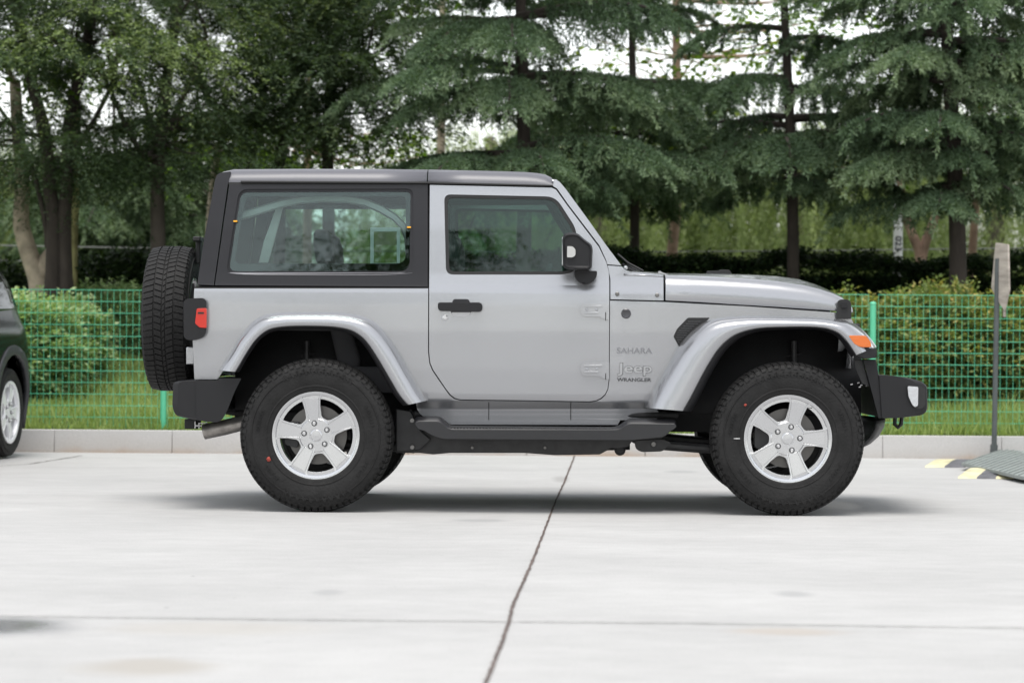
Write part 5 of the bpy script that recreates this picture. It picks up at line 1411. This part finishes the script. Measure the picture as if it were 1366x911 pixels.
# ================================================================== FENCE
FT = .30
FG = mat("fence_green", (.10, .50, .29), rough=.45, coat=.2)
fx = lambda px: (W(px, 500, KO.y+FT) - KO).dot(kd)
s0 = fx(217); s1 = fx(1163); half_ = (s1-s0)/2
fen = empty("mesh_fence", tuple(K(0, FT, .16))); tag(fen, "bright green welded wire mesh fence standing along the kerb", "fence")
ftop = 1.295
def KL(s, t, z): return K(s, FT+t, z) - fen.location
for k in range(-2, 5):
    s = s0 + k*half_
    MB().tube([KL(s, 0, .13), KL(s, 0, ftop-.075)], .026, 12).build("post", FG, fen)
    c = MB().box((-.035, -.035, -.05), (.035, .035, .05)); 
    MB().lathe([(0, .018), (.02, .014), (.030, 0)], 12, 'Z', KL(s, 0, ftop-.075)).build("post_cap", FG, fen)
for k in range(-2, 4):
    a = s0 + k*half_ + .04; b = s0 + (k+1)*half_ - .04
    mb = MB()
    nv = int(round((b-a)/.0515))
    for i in range(nv+1):
        s = lerp(a, b, i/nv)
        V = [KL(s+dx, -.035+dy, z) for z in (.19, ftop) for dx, dy in ((-.0014,-.0014),(.0014,-.0014),(.0014,.0014),(-.0014,.0014))]
        mb.add(V, [(0,1,5,4),(1,2,6,5),(2,3,7,6),(3,0,4,7),(4,5,6,7)])
    z = ftop - .004; 
    nh = 12
    for i in range(nh):
        z = ftop - .004 - i*.0925
        for dz in (0,):
            V = [KL(s, -.041+dy, z+dz+q) for s in (a, b) for dy, q in ((-.0026,-.0023),(.0026,-.0023),(.0026,.0023),(-.0026,.0023))]
            mb.add(V, [(0,1,5,4),(1,2,6,5),(2,3,7,6),(3,0,4,7)])
    mb.build("mesh_panel", FG, fen, smooth=False)

# ================================================================== SIGN, POLE, CABLES
Pb = G(1325, 613.5)
sg = empty("sign_post", tuple(Pb)); tag(sg, "grey steel post with a weathered wooden sign board seen from the side", "sign")
GP = mat("post_grey", (.085, .095, .095), rough=.55, metal=.3, var=.15)
top = W(1331, 345, Pb.y) - Pb
MB().tube([Vector((0,0,0)), Vector((.006,0,.12))], .030, 12).tube([Vector((.006,0,.10)), top*.7, top], .021, 12).build("post", GP, sg)
WD = mat("weathered_board", (.36, .32, .28), rough=.9, var=.25, vscale=5, bump=.3, bscale=20, stretch=(1, 1, 6))
def sb(px, py): 
    q = W(px, py, Pb.y) - Pb; return q
cx = sb(1334, 380).x
ol = rpoly([(1330,323.7),(1341.6,327),(1342.4,387),(1338,415),(1334.5,407),(1325.6,384),(1328.6,340)], 1.0, 2)
rot = Matrix.Rotation(math.radians(-66), 3, 'Z')
def bp(p, d_):
    q = sb(*p); u = (q.x-cx)/math.cos(math.radians(66)); return Vector((cx, -.03, 0)) + rot @ Vector((u, d_, 0)) + Vector((0, 0, q.z))
MB().prism(ol, [], lambda p: bp(p, -.008), lambda p: bp(p, .008)).build("sign_board", WD, sg, bevel=.002)
MB().box(tuple(sb(1337.5, 423)+Vector((0,-.03,0))), tuple(sb(1341, 413)+Vector((0,.0,0)))).build("board_splinter", WD, sg)

Yp = Yk+9.3
pr = empty("white_pole", tuple(at(1197, Yp, .5))); tag(pr, "white painted pole with black digits behind the dark hedge", "pole")
WP = mat("pole_white", (.72, .73, .76), rough=.5, var=.08)
pw = 6.0/FPX*D(Yp)
MB().tube([Vector((0,0,0)), Vector((0,0,2.6)), Vector((0,0,5.2))], [pw*1.05, pw, pw*.85], 18).build("pole_shaft", WP, pr)
c = bpy.data.curves.new("t", 'FONT'); c.body = "023"; c.size = .115; c.extrude = .001; c.offset = .003; c.align_x = 'CENTER'
o = bpy.data.objects.new("t", c); COL.objects.link(o); bpy.context.view_layer.update()
me = bpy.data.meshes.new_from_object(o.evaluated_get(bpy.context.evaluated_depsgraph_get())); bpy.data.objects.remove(o)
zc = zpx(322, Yp)-.5
for v in me.vertices:
    u = -(v.co.y-.04)*-1; a = u/pw*.9
    v.co = Vector((math.sin(a)*(pw+.003), -math.cos(a)*(pw+.003), zc - v.co.x))
me.materials.append(mat("pole_digits", (.04, .04, .08), rough=.6))
o = bpy.data.objects.new("painted_digits", me); COL.objects.link(o); o.parent = pr
CB = mat("cable_grey", (.22, .22, .22), rough=.6)
for k, (pa_, pb2, lab) in enumerate([((-250,322), (1600,327), "upper thin grey cable strung behind the trees"), ((-250,342), (1600,346), "lower thin grey cable strung behind the trees")]):
    Yc = Yk + 9.8
    A = W(*pa_, Yc); B = W(*pb2, Yc)
    root = MB().tube([A.lerp(B, i/24) - Vector((0, 0, .10*math.sin(math.pi*i/24))) for i in range(25)], .0065, 6).build("cable", CB)
    tag(root, lab, "cable", "thin cables across the trees")
for px, lab in ((-250, "grey cable post beyond the left edge"), (1600, "grey cable post beyond the right edge")):
    q = at(px, Yk+9.8, .45); cp = MB().tube([q, q+Vector((0,0,1.75))], .03, 8).build("cable_post", GP); tag(cp, lab, "post")

# ================================================================== RUBBER RAMP
YEL = mat("ramp_yellow", (.62, .575, .37), rough=.6, var=.25, vscale=9)
BLKR = mat("ramp_black", (.11, .11, .12), rough=.7, var=.3, vscale=12)
GRY = mat("ramp_plate_grey", (.26, .285, .275), rough=.6, var=.15, vscale=6)
def quad_slab(name, pts, zs, m, parent, th=.02, loc=None, **k):
    V = [Vector((p.x, p.y, z)) - loc for p, z in zip(pts, zs)] + [Vector((p.x, p.y, z-th)) - loc for p, z in zip(pts, zs)]
    n = len(pts)
    F = [tuple(range(n)), tuple(range(n, 2*n))[::-1]] + [(i, n+i, n+(i+1)%n, (i+1)%n) for i in range(n)]
    return mesh(name, V, F, m, parent, bevel=.004, **k)
def bump_seg(label, a, b, wv, hgt, nst):
    """speed-hump module: ridge from a to b, width vector wv, striped yellow/black"""
    root = empty("speed_bump", tuple((a+b)/2)); tag(root, label, "speed bump", "striped speed bump modules by the kerb")
    L = root.location.copy()
    for i in range(nst):
        p0 = a.lerp(b, i/nst); p1 = a.lerp(b, (i+1)/nst); rings = []
        for p in (p0, p0.lerp(p1, .5), p1):
            rg = []
            for u, z in [(-1,0.001),(-.98,.012),(-.6,.6),(-.25,.93),(0,1),(.25,.93),(.6,.6),(.98,.012),(1,0.001)]:
                rg.append(p + wv*u + Vector((0, 0, z*hgt if z > .02 else z)) - L)
            rings.append(rg)
        MB().loft(rings).build("stripe", YEL if i % 2 == 0 else BLKR, root, sharp=50)
def gxy(px, py): return G(px, py)
bump_seg("yellow and black speed bump module nearest the car, behind the other", gxy(1248, 619), gxy(1300, 619.5)+Vector((0,.05,0)), (gxy(1256,615)-gxy(1228,624))*.5, .035, 2)
# placed as ramps: striped wedge pieces fanning from the plate
bump_seg("yellow and black speed bump module in front, under the grey plate", gxy(1294, 633), gxy(1392, 634), (gxy(1304,626)-gxy(1266,638))*.42, .045, 4)
pts = [gxy(1283, 627), gxy(1340, 609.5), gxy(1420, 612), gxy(1400, 650), gxy(1362, 645)]
L0 = sum(pts, Vector())/5
pl = empty("ramp_plate", tuple(L0)); tag(pl, "grey ribbed rubber plate lying over the striped speed bump at the right edge", "ramp")
quad_slab("plate", pts, [.055,.075,.07,.06,.05], GRY, pl, .025, L0)
rb = MB()
for i in range(13):
    u = (i+.5)/13
    a = pts[0].lerp(pts[4], u) ; b = pts[1].lerp(pts[2].lerp(pts[3], .5), u)
    za, zb2 = lerp(.057, .052, u), lerp(.077, .068, u)
    dd = (pts[4]-pts[0]).normalized()*.008
    V = [Vector((p.x, p.y, z)) - L0 for p, z in ((a-dd, za), (a+dd, za), (b+dd, zb2), (b-dd, zb2))]
    rb.add(V + [v+Vector((0,0,.005)) for v in V], [(4,5,6,7),(0,1,5,4),(1,2,6,5),(2,3,7,6),(3,0,4,7)])
rb.build("plate_ribs", GRY, pl, smooth=False)

# ================================================================== BLACK CAR AT THE LEFT
BP = mat("black_paint", (.003, .0035, .0035), rough=.16, coat=.12, spec=.2)
CLD = mat("grey_cladding", (.035, .036, .04), rough=.5)
DG_ = mat("dark_glass", (.004, .005, .005), rough=.04, coat=.2)
ang = math.radians(83.35)
Pw = G(15, 611.3)
rt = Matrix.Rotation(ang, 3, 'Z')
SUV = empty("suv", tuple(Pw - rt @ Vector((0, -.91, 0))), ang)
tag(SUV, "black car cut by the left edge, silver alloy wheel showing, parked up to the kerb", "car")
def fy(x, z):
    y = .925 - .04*max(0, (.5-z)/.3)
    y -= .26*max(0, (x-.25)/.62)**2.2 if x > .25 else 0
    y -= .20*max(0, (-3.3-x)/.4)**2 if x < -3.3 else 0
    y -= interp(z, [.0, .80, .95, 1.05, 1.65], [0, 0, .02, .07, .26])
    return y
def arc(cx, cz, r_, a0, a1, n=14): return [(cx+r_*math.cos(lerp(a0, a1, i/n)), cz+r_*math.sin(lerp(a0, a1, i/n))) for i in range(n+1)]
topo = [(.72,.26),(.84,.36),(.88,.60),(.87,.82),(.82,1.00),(.62,1.16),(.36,1.34),(.08,1.50),(-.25,1.58),(-.9,1.64),(-1.5,1.66),(-2.0,1.60),(-2.45,1.36),(-2.75,1.14),(-3.15,1.06),(-3.5,.94),(-3.66,.75),(-3.66,.45),(-3.55,.30)]
side_ = topo + arc(-2.72, .35, .42, math.radians(-8), math.radians(-172+360), 14)[::1][::-1][::-1][::1] 
arcR = arc(-2.72, .36, .42, math.radians(190), math.radians(-10), 14)
arcF = arc(0, .36, .42, math.radians(190), math.radians(-10), 14)
side_ = topo + [(-3.2,.28)] + arcR + [(-2.2,.26),(-.5,.26)] + arcF
def cpanel(name, outl, m, off, parent=SUV, thick=.05, holes=()):
    tri = tessellate_polygon([[Vector((p[0], p[1], 0)) for p in l] for l in [outl]+list(holes)])
    flat = [p for l in [outl]+list(holes) for p in l]
    bm = bmesh.new(); vs = [bm.verts.new((p[0], 0, p[1])) for p in flat]
    for t_ in tri:
        try: bm.faces.new([vs[i] for i in t_])
        except ValueError: pass
    for z_ in np.arange(.3, 1.7, .06): bmesh.ops.bisect_plane(bm, geom=bm.verts[:]+bm.edges[:]+bm.faces[:], plane_co=(0,0,z_), plane_no=(0,0,1), dist=1e-5)
    for x_ in np.arange(-3.7, .9, .1): bmesh.ops.bisect_plane(bm, geom=bm.verts[:]+bm.edges[:]+bm.faces[:], plane_co=(x_,0,0), plane_no=(1,0,0), dist=1e-5)
    for v in bm.verts: v.co.y = -(fy(v.co.x, v.co.z)+off)
    bmesh.ops.recalc_face_normals(bm, faces=bm.faces)
    if sum(f.normal.y*f.calc_area() for f in bm.faces) > 0: bmesh.ops.reverse_faces(bm, faces=bm.faces)
    me = bpy.data.meshes.new(name); bm.to_mesh(me); bm.free()
    me.polygons.foreach_set("use_smooth", [True]*len(me.polygons)); me.materials.append(m)
    o = bpy.data.objects.new(name, me); COL.objects.link(o); o.parent = parent
    s_ = o.modifiers.new("solid", 'SOLIDIFY'); s_.thickness = thick; s_.offset = -1
    return o, mirror(o)
cpanel("body_side", side_, BP, 0)
cpanel("cladding", arc(0, .36, .49, math.radians(196), math.radians(-18), 16) + arcF[::-1], CLD, .012, thick=.04)
cpanel("cladding", arc(-2.72, .36, .49, math.radians(196), math.radians(-18), 16) + arcR[::-1], CLD, .012, thick=.04)
cpanel("sill_cladding", [(-2.25,.26),(-2.25,.42),(-.47,.42),(-.47,.26)], CLD, .012, thick=.04)
cpanel("side_window", [(.46,1.13),(.20,1.36),(-.2,1.50),(-.9,1.56),(-1.5,1.57),(-1.95,1.52),(-2.35,1.30),(-2.5,1.08),(-1.2,1.05)], DG_, .006, thick=.01)
cpanel("headlight", [(-3.45,.74),(-3.62,.72),(-3.55,.84),(-3.25,.92),(-3.2,.84)], mat("lamp_dark", (.25, .26, .27), rough=.1, metal=.5, coat=1), .004, thick=.01)
for nm, seg_, m_ in (("tailgate", topo[:5], BP), ("rear_window", topo[4:8], DG_), ("roof", topo[7:12], BP), ("windshield", topo[11:14], DG_), ("hood", topo[13:], BP)):
    P_ = catmull([Vector((a, 0, b)) for a, b in seg_], 3); rings = []
    for q in P_:
        f_ = fy(q.x, q.z) - .012
        rings.append([Vector((q.x + .05*(1-(k/6)**2 if False else (1-(k/6.0)**2)) * (1 if q.x > 0 else 0), f_*k/6, q.z + .03*(1-(k/6.0)**2))) for k in range(-6, 7)])
    MB().loft(rings, False, False).build(nm, m_, SUV, solid=.01, sharp=50)
MB().box((-3.5, -.80, .22), (.70, .80, .30)).box((-.45, -.55, .25), (.45, .55, .95)).box((-3.2, -.55, .25), (-2.3, .55, .95)).build("underbody", DARK, SUV)
for x_ in (0, -2.72):
    for s_ in (-1, 1):
        w_ = make_rim("wheel", .235, 1.2, SUV, (x_, s_*(.91-.112), .345), ALLOY=mat("rim_bright", (.80, .80, .82), rough=.4, metal=.2, coat=.5))
        tyre_mesh(.345, .225, .228, tread=False).build("tyre", RUB, w_, smooth=True, sharp=30)
        if s_ > 0: w_.rotation_euler = (0, 0, math.pi)
